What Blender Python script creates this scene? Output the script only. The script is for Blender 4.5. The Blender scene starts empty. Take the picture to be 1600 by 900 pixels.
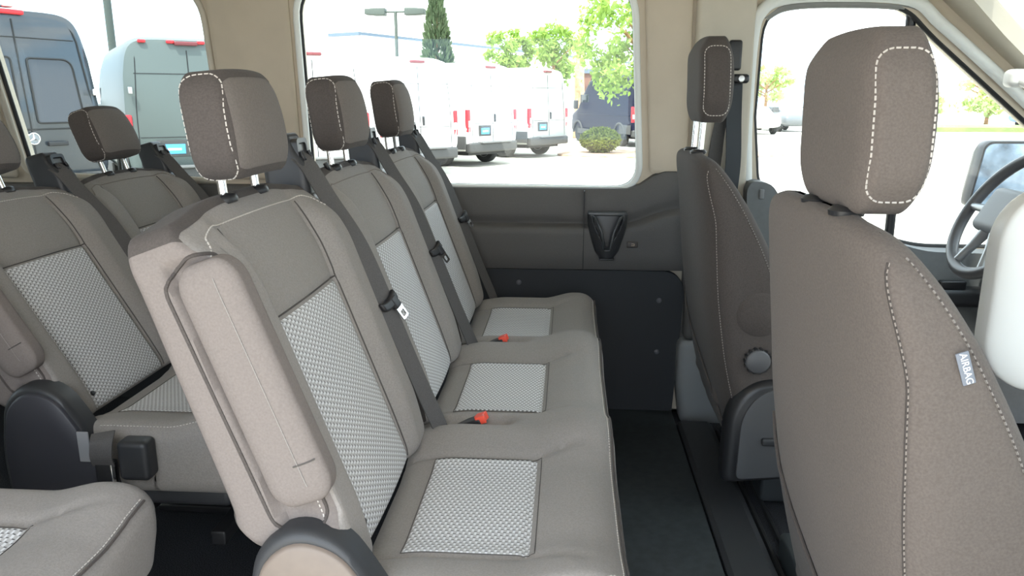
import bpy, math, random
from math import sin, cos, pi, tan, atan2, radians, hypot
from mathutils import Vector, Matrix
from mathutils.bvhtree import BVHTree
from mathutils.geometry import tessellate_polygon

C = bpy.context.scene.collection
S = bpy.context.scene
random.seed(7)

# ------------------------------------------------------------------ camera
CAMZ = 1.05
cam_data = bpy.data.cameras.new('camera')
cam_data.sensor_width = 36.0
cam_data.lens = 1200.0 / 1600.0 * 36.0
cam_data.clip_start = 0.02
cam_data.clip_end = 400
cam = bpy.data.objects.new('camera', cam_data)
C.objects.link(cam)
cam.location = (0, 0, CAMZ)
cam.rotation_euler = (radians(90) - math.atan(293 / 1200), 0, math.atan(90 / hypot(1200, 293)))
S.camera = cam

# ------------------------------------------------------------------ light
S.view_settings.view_transform = 'Standard'
S.view_settings.look = 'None'
S.view_settings.gamma = 1.0
S.view_settings.use_curve_mapping = False
S.view_settings.exposure = 0.22
world = bpy.data.worlds.new('sky')
S.world = world
world.use_nodes = True
wt = world.node_tree
wt.nodes.clear()
wo = wt.nodes.new('ShaderNodeOutputWorld')
wb = wt.nodes.new('ShaderNodeBackground')
wtc = wt.nodes.new('ShaderNodeTexCoord')
wmap = wt.nodes.new('ShaderNodeMapping'); wmap.inputs['Scale'].default_value = (1.5, 1.5, 5)
wn = wt.nodes.new('ShaderNodeTexNoise'); wn.inputs['Scale'].default_value = 1.6; wn.inputs['Detail'].default_value = 5
wr = wt.nodes.new('ShaderNodeValToRGB')
wr.color_ramp.elements[0].position = 0.40; wr.color_ramp.elements[0].color = (0.52, 0.74, 0.95, 1)
wr.color_ramp.elements[1].position = 0.56; wr.color_ramp.elements[1].color = (1, 1, 1, 1)
wt.links.new(wtc.outputs['Generated'], wmap.inputs[0]); wt.links.new(wmap.outputs[0], wn.inputs['Vector'])
wt.links.new(wn.outputs[0], wr.inputs[0]); wt.links.new(wr.outputs[0], wb.inputs['Color'])
wb.inputs['Strength'].default_value = 4.3
wt.links.new(wb.outputs[0], wo.inputs[0])
sun_d = bpy.data.lights.new('sun', 'SUN'); sun_d.energy = 10.0; sun_d.angle = radians(2.0); sun_d.color = (1, .96, .88)
sun = bpy.data.objects.new('sun', sun_d); C.objects.link(sun)
sun.rotation_euler = Vector((-0.10, -0.50, 1.0)).to_track_quat('Z', 'Y').to_euler()
S.cycles.use_denoising = True
S.cycles.max_bounces = 8
S.cycles.diffuse_bounces = 5
S.cycles.transparent_max_bounces = 12
S.cycles.sample_clamp_indirect = 8

# ------------------------------------------------------------------ materials
MATS = {}
def mat(name, col, rough=.6, metal=0.0, spec=.5, noise=0.0, nscale=60, bump=0.0, bscale=300, coat=0.0, sheen=0.0, emit=None):
    if name in MATS: return MATS[name]
    m = bpy.data.materials.new(name); m.use_nodes = True
    t = m.node_tree; b = t.nodes['Principled BSDF']
    b.inputs['Base Color'].default_value = (*col, 1)
    b.inputs['Roughness'].default_value = rough
    b.inputs['Metallic'].default_value = metal
    b.inputs['Specular IOR Level'].default_value = spec
    b.inputs['Coat Weight'].default_value = coat
    b.inputs['Sheen Weight'].default_value = sheen
    if emit: b.inputs['Emission Color'].default_value = (*emit[0], 1); b.inputs['Emission Strength'].default_value = emit[1]
    tc = t.nodes.new('ShaderNodeTexCoord')
    if noise > 0:
        n = t.nodes.new('ShaderNodeTexNoise'); n.inputs['Scale'].default_value = nscale; n.inputs['Detail'].default_value = 4
        t.links.new(tc.outputs['Object'], n.inputs['Vector'])
        r = t.nodes.new('ShaderNodeValToRGB')
        r.color_ramp.elements[0].position = .3; r.color_ramp.elements[1].position = .7
        r.color_ramp.elements[0].color = tuple(c * (1 - noise) for c in col) + (1,)
        r.color_ramp.elements[1].color = tuple(min(1, c * (1 + noise)) for c in col) + (1,)
        t.links.new(n.outputs[0], r.inputs[0]); t.links.new(r.outputs[0], b.inputs['Base Color'])
    if bump > 0:
        n2 = t.nodes.new('ShaderNodeTexNoise'); n2.inputs['Scale'].default_value = bscale; n2.inputs['Detail'].default_value = 3
        t.links.new(tc.outputs['Object'], n2.inputs['Vector'])
        bp = t.nodes.new('ShaderNodeBump'); bp.inputs['Strength'].default_value = bump; bp.inputs['Distance'].default_value = .002
        t.links.new(n2.outputs[0], bp.inputs['Height']); t.links.new(bp.outputs[0], b.inputs['Normal'])
    MATS[name] = m
    return m

def weave(name, base, dark, light):
    if name in MATS: return MATS[name]
    m = bpy.data.materials.new(name); m.use_nodes = True
    t = m.node_tree; b = t.nodes['Principled BSDF']; b.inputs['Roughness'].default_value = .85; b.inputs['Specular IOR Level'].default_value = .2
    uv = t.nodes.new('ShaderNodeUVMap'); sp = t.nodes.new('ShaderNodeSeparateXYZ'); t.links.new(uv.outputs[0], sp.inputs[0])
    def mth(op, a, bb=None):
        n = t.nodes.new('ShaderNodeMath'); n.operation = op
        for i, x in enumerate((a, bb)):
            if x is None: continue
            if isinstance(x, (int, float)): n.inputs[i].default_value = x
            else: t.links.new(x, n.inputs[i])
        return n.outputs[0]
    u = mth('DIVIDE', sp.outputs[0], .0088)      # along the seat's length
    v = mth('DIVIDE', sp.outputs[1], .0084)      # across
    row = mth('FLOOR', v); fv = mth('FRACT', v)
    fu = mth('FRACT', mth('ADD', u, mth('MULTIPLY', row, .5)))
    dash = mth('MULTIPLY', mth('LESS_THAN', fu, .48), mth('LESS_THAN', fv, .30))
    hi = mth('MULTIPLY', mth('GREATER_THAN', fu, .62), mth('GREATER_THAN', fv, .12))
    m1 = t.nodes.new('ShaderNodeMixRGB'); m1.inputs[1].default_value = (*base, 1); m1.inputs[2].default_value = (*light, 1); t.links.new(hi, m1.inputs[0])
    m2 = t.nodes.new('ShaderNodeMixRGB'); m2.inputs[2].default_value = (*dark, 1); t.links.new(m1.outputs[0], m2.inputs[1]); t.links.new(dash, m2.inputs[0])
    t.links.new(m2.outputs[0], b.inputs['Base Color'])
    bp = t.nodes.new('ShaderNodeBump'); bp.inputs['Strength'].default_value = .5; bp.inputs['Distance'].default_value = .001
    t.links.new(mth('SUBTRACT', hi, dash), bp.inputs['Height']); t.links.new(bp.outputs[0], b.inputs['Normal'])
    MATS[name] = m; return m

def glass(name, tint=(.93, .96, .95), refl=.6):
    m = bpy.data.materials.new(name); m.use_nodes = True
    t = m.node_tree; t.nodes.clear()
    o = t.nodes.new('ShaderNodeOutputMaterial'); mx = t.nodes.new('ShaderNodeMixShader')
    tr = t.nodes.new('ShaderNodeBsdfTransparent'); tr.inputs[0].default_value = (*tint, 1)
    gl = t.nodes.new('ShaderNodeBsdfGlossy'); gl.inputs['Roughness'].default_value = .02
    fr = t.nodes.new('ShaderNodeFresnel'); fr.inputs[0].default_value = 1.45
    mu = t.nodes.new('ShaderNodeMath'); mu.operation = 'MULTIPLY'; mu.inputs[1].default_value = refl
    t.links.new(fr.outputs[0], mu.inputs[0]); t.links.new(mu.outputs[0], mx.inputs[0])
    t.links.new(tr.outputs[0], mx.inputs[1]); t.links.new(gl.outputs[0], mx.inputs[2]); t.links.new(mx.outputs[0], o.inputs[0])
    return m

FAB   = mat('seat_cloth', (.262, .240, .224), .95, spec=.15, noise=.10, nscale=350, bump=.25, bscale=900, sheen=.08)
FABD  = mat('seat_cloth_dark', (.078, .067, .062), .95, spec=.15, noise=.13, nscale=350, bump=.25, bscale=900, sheen=.06)
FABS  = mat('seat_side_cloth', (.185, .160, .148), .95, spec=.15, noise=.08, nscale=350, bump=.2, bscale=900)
WEAVE = weave('seat_weave', (.45, .44, .435), (.15, .145, .145), (.68, .68, .69))
FABP = mat('front_seat_cloth', (.135, .114, .102), .95, spec=.15, noise=.12, nscale=350, bump=.25, bscale=900, sheen=.06)
STITCH = mat('stitch_thread', (.52, .48, .44), .8)
SEAM = mat('seam_cord', (.075, .068, .063), .9)
BLK = mat('black_plastic', (.018, .018, .020), .38, noise=.1, nscale=200)
BLK2 = mat('satin_black_plastic', (.030, .031, .034), .45, bump=.15, bscale=800)
COVT = mat('hinge_cover_plastic', (.17, .135, .112), .45, noise=.04)
COVD = mat('hinge_cover_plastic_dark', (.034, .034, .042), .5)
CHROME = mat('chrome', (.8, .8, .8), .15, metal=1)
STEEL = mat('steel', (.55, .55, .55), .3, metal=1)
WEB = mat('belt_webbing', (.078, .073, .072), .7, noise=.15, nscale=500, bump=.3, bscale=700)
FABH = mat('headrest_cloth_shaded', (.165, .145, .132), .95, spec=.15, noise=.10, nscale=350, bump=.25, bscale=900, sheen=.06)  # seat cloth darkened to stand in for roof shade at headrest height
RED = mat('buckle_red', (.85, .09, .05), .4)
BEIGE = mat('pillar_trim_beige', (.55, .475, .375), .75, noise=.03, nscale=12)
BEIGE2 = mat('pillar_trim_grey_beige', (.58, .53, .44), .7, noise=.03, nscale=12)
TRIM = mat('side_trim_grey', (.098, .092, .088), .62, noise=.10, nscale=500, bump=.2, bscale=600)
LOWT = mat('lower_trim_black', (.026, .028, .032), .8, noise=.1, nscale=400)
MAT_RUB = mat('rubber_floor', (.030, .036, .040), .55, noise=.25, nscale=45, bump=.3, bscale=500)
CARPET = mat('black_carpet', (.034, .035, .040), 1.0, noise=.85, nscale=420, bump=1.0, bscale=600, spec=.1)
LGREY = mat('light_grey_trim', (.21, .215, .22), .55)
WHITE_TRIM = mat('white_seal', (.80, .82, .79), .5)
RUB = mat('black_rubber', (.012, .012, .013), .6)
GLASS = glass('window_glass')
GLASSD = glass('rear_window_glass', (.78, .82, .82), .8)

# ------------------------------------------------------------------ helpers
def prop(o, label=None, cat=None, group=None, kind=None):
    if label: o['label'] = label
    if cat: o['category'] = cat
    if group: o['group'] = group
    if kind: o['kind'] = kind
    return o
def thing(name, label, cat, loc=(0, 0, 0), rz=0, group=None):
    o = bpy.data.objects.new(name, None); C.objects.link(o)
    o.empty_display_size = .1
    o.location = loc; o.rotation_euler = (0, 0, rz)
    return prop(o, label, cat, group)
def mesh(name, vf, m, parent=None, M=None, smooth=True, uv=None):
    v, f = vf
    if M is not None: v = [M @ Vector(p) for p in v]
    me = bpy.data.meshes.new(name); me.from_pydata([tuple(p) for p in v], [], f); me.update()
    if uv:
        l = me.uv_layers.new(name='UVMap')
        for poly in me.polygons:
            for li in poly.loop_indices: l.data[li].uv = uv[me.loops[li].vertex_index]
    if smooth:
        for p in me.polygons: p.use_smooth = True
        try: me.set_sharp_from_angle(angle=radians(50))
        except Exception: pass
    if isinstance(m, (list, tuple)):
        for x in m: me.materials.append(x)
    else: me.materials.append(m)
    o = bpy.data.objects.new(name, me); C.objects.link(o)
    if parent: o.parent = parent
    return o
def struct(name, vf, m, parent=None, **k):
    o = mesh(name, vf, m, parent, **k)
    if parent is None: o['kind'] = 'structure'
    return o
def dup(o, parent=None):
    c = o.copy(); C.objects.link(c)
    if parent: c.parent = parent
    for ch in o.children: dup(ch, c)
    return c
def join(*vfs):
    V, Fc = [], []
    for v, f in vfs:
        n = len(V); V += [tuple(p) for p in v]; Fc += [tuple(i + n for i in q) for q in f]
    return V, Fc
def xf(vf, M): return [M @ Vector(p) for p in vf[0]], vf[1]
def T(x, y, z): return Matrix.Translation((x, y, z))
def box(x0, x1, y0, y1, z0, z1):
    v = [(x, y, z) for x in (x0, x1) for y in (y0, y1) for z in (z0, z1)]
    return v, [(0, 1, 3, 2), (4, 6, 7, 5), (0, 4, 5, 1), (2, 3, 7, 6), (0, 2, 6, 4), (1, 5, 7, 3)]
PRE = []
def rbox(h, r, n=(4, 4, 4), k=3, f=None, c=(0, 0, 0)):
    """rounded box, half sizes h, corner radius r, with an optional deformer"""
    if not isinstance(r, (tuple, list)): r = (r, r, r)
    r = [min(r[i], h[i] * .999) for i in range(3)]
    ax = []
    for i in range(3):
        a = []
        inner = h[i] - r[i]
        for j in range(k, 0, -1): a.append(-(inner + r[i] * tan(pi / 4 * j / k)))
        m = n[i]
        for j in range(m + 1): a.append(-inner + 2 * inner * j / m if inner > 1e-6 else 0)
        for j in range(1, k + 1): a.append(inner + r[i] * tan(pi / 4 * j / k))
        ax.append(sorted(set(round(x, 7) for x in a)))
    idx, V, Fc = {}, [], []
    PRE.clear()
    def vid(p):
        key = tuple(round(x, 6) for x in p)
        if key in idx: return idx[key]
        q = [max(-(h[i] - r[i]), min(h[i] - r[i], p[i])) for i in range(3)]
        e = [(p[i] - q[i]) / r[i] for i in range(3)]
        l = math.sqrt(sum(x * x for x in e)) or 1
        w = [q[i] + e[i] / l * r[i] for i in range(3)]
        PRE.append(tuple(p))
        if f: w = f(*w)
        idx[key] = len(V); V.append((w[0] + c[0], w[1] + c[1], w[2] + c[2])); return idx[key]
    for d in range(3):
        a, b = [i for i in range(3) if i != d]
        for s in (-1, 1):
            L = ax[d][0] if s < 0 else ax[d][-1]
            for i in range(len(ax[a]) - 1):
                for j in range(len(ax[b]) - 1):
                    q = []
                    for (ii, jj) in ((i, j), (i + 1, j), (i + 1, j + 1), (i, j + 1)):
                        p = [0, 0, 0]; p[d] = L; p[a] = ax[a][ii]; p[b] = ax[b][jj]; q.append(vid(p))
                    flip = (s < 0) ^ (d == 1)
                    Fc.append(tuple(q[::-1]) if flip else tuple(q))
    return V, Fc
def loft(rings, close=True, caps=True):
    n = len(rings[0]); V = [p for r in rings for p in r]; Fc = []
    for i in range(len(rings) - 1):
        for j in range(n if close else n - 1):
            k = (j + 1) % n
            Fc.append((i * n + j, i * n + k, (i + 1) * n + k, (i + 1) * n + j))
    if caps and close:
        Fc.append(tuple(range(n))[::-1]); Fc.append(tuple((len(rings) - 1) * n + j for j in range(n)))
    return V, Fc
def sring(n, hx, hy, e=4.0):
    out = []
    for i in range(n):
        a = 2 * pi * i / n + pi / n
        ca, sa = cos(a), sin(a)
        out.append((hx * math.copysign(abs(ca) ** (2 / e), ca), hy * math.copysign(abs(sa) ** (2 / e), sa)))
    return out
def tube(path, r, n=8, caps=True):
    path = [Vector(p) for p in path]; rings = []; up = None
    for i, p in enumerate(path):
        d = (path[min(i + 1, len(path) - 1)] - path[max(i - 1, 0)]).normalized()
        if up is None:
            up = Vector((0, 0, 1)) if abs(d.z) < .9 else Vector((1, 0, 0))
        a = d.cross(up).normalized(); b = a.cross(d).normalized(); up = b
        rr = r[i] if isinstance(r, (list, tuple)) else r
        rings.append([p + a * cos(2 * pi * j / n) * rr + b * sin(2 * pi * j / n) * rr for j in range(n)])
    return loft(rings, True, caps)
def cyl(p0, p1, r, n=20, r2=None):
    return tube([p0, p1], [r, r if r2 is None else r2], n)
def lathe(prof, n=24, M=None):
    """prof: (radius, z) pairs around local z"""
    rings = [[Vector((max(r, 1e-4) * cos(2 * pi * j / n), max(r, 1e-4) * sin(2 * pi * j / n), z)) for j in range(n)] for r, z in prof]
    vf = loft(rings)
    return xf(vf, M) if M is not None else vf
def smoothpath(pts, per=6):
    P = [Vector(p) for p in pts]; out = []
    for i in range(len(P) - 1):
        p0, p1, p2, p3 = P[max(i - 1, 0)], P[i], P[i + 1], P[min(i + 2, len(P) - 1)]
        for j in range(per):
            t = j / per
            out.append(.5 * ((2 * p1) + (p2 - p0) * t + (2 * p0 - 5 * p1 + 4 * p2 - p3) * t * t + (3 * p1 - p0 - 3 * p2 + p3) * t ** 3))
    out.append(P[-1]); return out
def bvh_of(vf): return BVHTree.FromPolygons([tuple(p) for p in vf[0]], [tuple(f) for f in vf[1]])
def cast(bvh, p, d, off=0.0, far=1.0):
    p = Vector(p); d = Vector(d).normalized()
    h = bvh.ray_cast(p, d, far)
    if h[0] is None:
        q = bvh.find_nearest(p); 
        return q[0] + q[1] * off, q[1]
    n = h[1] if h[1].dot(d) < 0 else -h[1]
    return h[0] + n * off, n
def on_surface(bvh, pts, d, off=.0005, back=.3):
    """project a path on to a surface looking along d"""
    d = Vector(d).normalized(); out = []
    for p in pts:
        out.append(cast(bvh, Vector(p) - d * back, d, off))
    return out
def stitches(pn, L=.006, gap=.0025, w=.0011, h=.0008):
    """thread dashes along a list of (point, normal)"""
    P = [a for a, b in pn]; N = [b for a, b in pn]; vfs = []
    acc = 0; lens = [0]
    for i in range(1, len(P)): acc += (P[i] - P[i - 1]).length; lens.append(acc)
    def at(s):
        for i in range(1, len(P)):
            if s <= lens[i]:
                t = (s - lens[i - 1]) / max(lens[i] - lens[i - 1], 1e-9)
                return P[i - 1].lerp(P[i], t), N[i - 1].lerp(N[i], t).normalized()
        return P[-1], N[-1]
    s = 0
    while s + L < acc:
        a, n = at(s); b, n2 = at(s + L); t = (b - a).normalized(); side = t.cross(n).normalized() * w
        hh = n * h
        v = [a - side - hh, a + side - hh, b + side - hh, b - side - hh, a - side * .6 + hh, a + side * .6 + hh, b + side * .6 + hh, b - side * .6 + hh]
        vfs.append((v, [(0, 3, 2, 1), (4, 5, 6, 7), (0, 1, 5, 4), (1, 2, 6, 5), (2, 3, 7, 6), (3, 0, 4, 7)]))
        s += L + gap
    return join(*vfs) if vfs else ([], [])
def patch(bvh, quad, d, nu, nv, off, back=.3, skirt=.004):
    """cloth panel laid on a surface; quad(a,b)->point for a,b in 0..1; uv in metres via uvf"""
    V = []; idx = []; d = Vector(d).normalized()
    for i in range(nu + 1):
        for j in range(nv + 1):
            a, b = i / nu, j / nv
            p, n = cast(bvh, Vector(quad(a, b)) - d * back, d, 0)
            e = min(a, 1 - a) * nu; g = min(b, 1 - b) * nv
            o = off if (e >= 1 and g >= 1) else -.001
            V.append(p - d * o)
    Fc = []
    for i in range(nu):
        for j in range(nv):
            q = (i * (nv + 1) + j, (i + 1) * (nv + 1) + j, (i + 1) * (nv + 1) + j + 1, i * (nv + 1) + j + 1)
            Fc.append(q)
    v0, v1, v2 = V[Fc[0][0]], V[Fc[0][1]], V[Fc[0][2]]
    if (v1 - v0).cross(v2 - v0).dot(d) > 0: Fc = [q[::-1] for q in Fc]
    return V, Fc
def ribbon(pts, wdir, w, th=.0012):
    """webbing: path points with a width direction (one or per point)"""
    pts = [Vector(p) for p in pts]; rings = []
    for i, p in enumerate(pts):
        t = (pts[min(i + 1, len(pts) - 1)] - pts[max(i - 1, 0)]).normalized()
        wd = Vector(wdir[i] if isinstance(wdir, list) else wdir)
        wd = (wd - t * wd.dot(t)).normalized(); n = t.cross(wd).normalized()
        rings.append([p + wd * w / 2 + n * th, p - wd * w / 2 + n * th, p - wd * w / 2 - n * th, p + wd * w / 2 - n * th])
    return loft(rings)
def slab(outer, holes, a0, a1, axis='y', bev=0):
    """plate with holes: outlines in (x,z), thickness from a0 to a1 along y"""
    loops = [outer] + holes
    tris = tessellate_polygon([[Vector((p[0], p[1], 0)) for p in l] for l in loops])
    flat = [p for l in loops for p in l]; n = len(flat)
    V = [(p[0], a0, p[1]) for p in flat] + [(p[0], a1, p[1]) for p in flat]
    Fc = []
    for t in tris:
        a, b, c = [flat[i] for i in t]
        s = (b[0] - a[0]) * (c[1] - a[1]) - (b[1] - a[1]) * (c[0] - a[0])
        if abs(s) < 1e-12: continue
        t = t if s > 0 else t[::-1]
        Fc.append(tuple(t)); Fc.append(tuple(i + n for i in t[::-1]))
    k = 0
    for li, l in enumerate(loops):
        for j in range(len(l)):
            a = k + j; b = k + (j + 1) % len(l); Fc.append((a, b, b + n, a + n))
        k += len(l)
    return V, Fc
def rrect(x0, x1, z0, z1, r, n=6, rs=None):
    rs = rs or (r, r, r, r); out = []
    for (cx, cz, a0, rr) in ((x0, z0, pi, rs[0]), (x1, z0, 1.5 * pi, rs[1]), (x1, z1, 0, rs[2]), (x0, z1, .5 * pi, rs[3])):
        sx = 1 if cx == x0 else -1; sz = 1 if cz == z0 else -1
        for i in range(n + 1):
            a = a0 + .5 * pi * i / n; out.append((cx + sx * rr + rr * cos(a), cz + sz * rr + rr * sin(a)))
    return out
def roundpoly(pts, r, n=5):
    out = []; m = len(pts)
    for i in range(m):
        p, a, b = Vector(pts[i]), Vector(pts[i - 1]), Vector(pts[(i + 1) % m])
        rr = r[i] if isinstance(r, (list, tuple)) else r
        d1 = (a - p); d2 = (b - p); k = min(rr, d1.length * .49, d2.length * .49)
        s = p + d1.normalized() * k; e = p + d2.normalized() * k
        for j in range(n + 1):
            t = j / n; q = s * (1 - t) ** 2 + p * 2 * t * (1 - t) + e * t * t; out.append((q.x, q.y))
    return out
def ringtube(loop, y, r, n=8):
    path = [Vector((p[0], y, p[1])) for p in loop]; m = len(path); rings = []
    for i, p in enumerate(path):
        d = (path[(i + 1) % m] - path[i - 1]).normalized(); a = d.cross(Vector((0, 1, 0))).normalized(); b = Vector((0, 1, 0))
        rings.append([p + a * cos(2 * pi * j / n) * r + b * sin(2 * pi * j / n) * r for j in range(n)])
    rings.append(rings[0]); return loft(rings, True, False)
def gs(x, w): return math.exp(-(x / w) ** 2)
def sstep(a, b, x):
    t = max(0, min(1, (x - a) / (b - a))); return t * t * (3 - 2 * t)

# ================================================================== THE VAN SHELL
# driver's side wall stands at y = 2.55, the van's floor is z = 0, the lot is z = -0.65
GZ = -.65
YW = 2.55
struct('floor', join(box(-3.3, .372, .30, 2.62, -.09, 0), box(.372, 1.9, .30, 2.62, -.09, -.012)), CARPET, smooth=False)
mf = mesh('floor_mat', rbox((.41, 1.10, .003), .003, (2, 2, 1), 2, c=(-.04, 1.42, .004)), MAT_RUB)
mf['kind'] = 'structure'; mf.name = 'trim_1'
struct('trim_2', loft([[(.374, y, .0), (.374, y, .012), (.385, y, .020), (.47, y, .020), (.487, y, .010), (.487, y, -.012)] for y in (.31, 1.0, 1.8, 2.36, 2.40)]), BLK2, smooth=False)
struct('ceiling', box(-3.3, 1.18, .28, 2.62, 1.46, 1.52), BEIGE2, smooth=False)

W1 = rrect(-.865, .235, .775, 1.41, .07)
W1 = roundpoly([(-.868, .775), (.235, .765), (.195, 1.42), (-.885, 1.42)], [.05, .09, .12, .12], 8)
W2 = roundpoly([(-1.87, .80), (-1.150, .785), (-1.195, 1.42), (-1.985, 1.42)], [.05, .06, .13, .12], 8)
WD = roundpoly([(.61, .79), (.585, 1.0), (.590, 1.335), (.80, 1.350), (1.02, 1.330), (1.10, 1.25), (1.49, .93), (1.75, .70), (1.55, .585), (1.14, .585), (.95, .63), (.70, .66), (.66, .74)],
               [.03, .01, .10, .05, .08, .08, .05, .05, .05, .05, .05, .05, .05], 6)
W3 = roundpoly([(-2.95, .80), (-2.20, .80), (-2.28, 1.42), (-2.95, 1.42)], .08, 5)
outer = [(-3.3, -.1), (.60, -.1), (1.95, -.1), (2.05, .60), (1.85, .76), (1.22, 1.30), (1.06, 1.46), (-3.3, 1.46)]
struct('wall_left', slab(outer, [W1[::-1], W2[::-1], W3[::-1], WD[::-1]], YW, YW + .07), BEIGE, smooth=False)
def window(i, loop, gl, seal_in=True):
    g = struct('window_%d' % i, slab(loop, [], YW + .045, YW + .05), gl, smooth=False)
    mesh('window_rubber_seal', ringtube(loop, YW + .035, .009), RUB, g)
    mesh('window_trim_lip', ringtube(loop, YW + .0, .011), WHITE_TRIM if i == 1 else BEIGE2, g)
    return g
window(1, W1, GLASS); window(2, W2, GLASSD); window(3, W3, GLASSD)
# pillar trims: shallow raised mouldings between the windows
def moulding(name, pts, y, m, r=.02, th=.02):
    pp = roundpoly(pts, r, 4)
    rings = []
    cx = sum(p[0] for p in pp) / len(pp); cz = sum(p[1] for p in pp) / len(pp)
    def sc(k): return [(cx + (p[0] - cx) * k, cz + (p[1] - cz) * (1 - (1 - k) * .3)) for p in pp]
    for k, yy in ((1, y), (1, y - th * .5), (.93, y - th * .9), (.86, y - th)):
        rings.append([(a, yy, b) for a, b in sc(k)])
    return loft(rings)
struct('trim_3', moulding('', [(-1.135, .79), (-.89, .79), (-.905, 1.455), (-1.18, 1.455)], YW, BEIGE, .02, .018), BEIGE)
struct('trim_4', moulding('', [(-2.18, .79), (-1.895, .79), (-2.005, 1.455), (-2.26, 1.455)], YW, BEIGE2, .02, .018), BEIGE2)
struct('trim_5', moulding('', [(.262, .82), (.385, .82), (.375, 1.455), (.222, 1.455)], YW, BEIGE, .02, .012), BEIGE)
struct('trim_6', moulding('', [(.395, .60), (.575, .60), (.565, 1.455), (.385, 1.455)], YW - .004, BEIGE2, .02, .03), BEIGE2)
# grey side trim under the windows
def trimpanel(x0, x1, steps=40):
    rings = []
    prof = [(.775, 2.552), (.770, 2.530), (.745, 2.520), (.690, 2.518), (.668, 2.520), (.662, 2.526), (.655, 2.526), (.646, 2.502), (.640, 2.496), (.62, 2.497), (.56, 2.502), (.515, 2.508), (.502, 2.516), (.498, 2.545)]
    for i in range(steps + 1):
        x = x0 + (x1 - x0) * i / steps
        e = sstep(.16, .37, x); up = .055 * sstep(.20, .31, x)
        ring = []
        for z, y in prof:
            g = sstep(.655, .645, z) if z < .9 else 0
            zz = z + (up if z > .74 else up * max(0, (z - .64) / .1)) + (.045 * e if .60 < z < .70 else 0)
            ring.append((x, y, zz))
        ring.append((x, 2.56, .50)); ring.append((x, 2.56, .775 + up))
        rings.append(ring)
    return loft(rings)
struct('trim_7', trimpanel(-3.25, .395, 90), TRIM)
struct('trim_8', box(.052, .0545, 2.4945, 2.53, .505, .765), RUB, smooth=False)
lp = roundpoly([(-3.25, .0), (.37, .0), (.395, .50), (-3.25, .50)], [.0, .01, .09, 0], 8)
struct('wall_left_lower', slab(lp, [], 2.515, 2.555), LOWT, smooth=False).name = 'trim_9'
struct('trim_10', rbox((.012, .02, .13), .01, (1, 1, 3), 2, c=(.397, 2.535, .385)), TRIM)
# light lower pillar cover by the driver's seat
struct('trim_11', rbox((.088, .05, .15), .025, (2, 2, 4), 3, f=lambda x, y, z: (x + (.02 if z < 0 else 0) * (-z) / .15 - .0, y, z), c=(.462, 2.51, .125)), LGREY)
struct('trim_12', rbox((.068, .045, .10), .02, (2, 2, 4), 3, c=(.458, 2.515, .375)), TRIM)
# small fixing plugs in the lower panel
for (x, z) in ((.05 + .26, .40), (.31, .22), (-.16, .455)):
    b = mesh('fixing_plug', lathe([(0.009, 0), (.009, .003), (.005, .006), (0, .0065)], 14, T(x, 2.516, z) @ Matrix.Rotation(pi / 2, 4, 'X')), mat('plug_grey', (.10, .10, .11), .5))
    prop(b, {.455: 'round plastic fixing plug just above the far seat cushion', .40: 'upper round fixing plug in black lower wall panel', .22: 'lower round fixing plug in black lower wall panel'}[z], 'plug')

# driver's door: inner panel, glass, quarter post, frame seals
door = struct('door_1', slab(roundpoly([(.60, .02), (1.92, .02), (1.95, .57), (1.55, .58), (1.13, .588), (.95, .635), (.72, .66), (.675, .735), (.635, .80), (.575, .805), (.56, .78)], [.02, .02, .03, .02, .04, .04, .05, .04, .04, .03, .02], 4), [], 2.46, 2.545), mat('door_panel_grey', (.16, .17, .175), .6, noise=.05), smooth=False)
mesh('door_glass', slab(WD, [], YW + .05, YW + .055), GLASS, door, smooth=False)
mesh('quarter_post', tube([(1.045, YW + .03, 1.32), (1.052, YW + .03, 1.0), (1.056, YW + .03, .60)], .016, 8), BLK, door)
mesh('window_seal', ringtube(WD, YW + .012, .011), RUB, door)
mesh('lock_button_plate', rbox((.008, .004, .016), .004, (1, 1, 1), 2, c=(.605, 2.459, .765)), LGREY, door)
mesh('armrest_panel', rbox((.30, .035, .03), .02, (3, 2, 2), 3, c=(1.25, 2.44, .45)), BLK2, door)
mesh('speaker_grille', lathe([(.0, .0), (.07, .0), (.075, .006), (.07, .012), (0, .012)], 24, T(1.05, 2.458, .22) @ Matrix.Rotation(pi / 2, 4, 'X')), BLK, door)
mesh('window_switches', rbox((.04, .012, .015), .006, (2, 1, 1), 2, c=(1.20, 2.425, .49)), BLK, door)
# cream door opening seal
arc = [(.572, .80), (.560, 1.0), (.562, 1.24), (.585, 1.318), (.65, 1.352), (.80, 1.360), (1.02, 1.346), (1.12, 1.275), (1.30, 1.13), (1.50, .965), (1.82, .72)]
struct('trim_13', tube(smoothpath([(x, YW - .012, z) for x, z in arc]), .019, 8), WHITE_TRIM)
struct('trim_14', tube(smoothpath([(x + .012, YW + .012, z - .022) for x, z in arc[3:]]), .013, 8), mat('frame_grey', (.24, .24, .23), .5))
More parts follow.
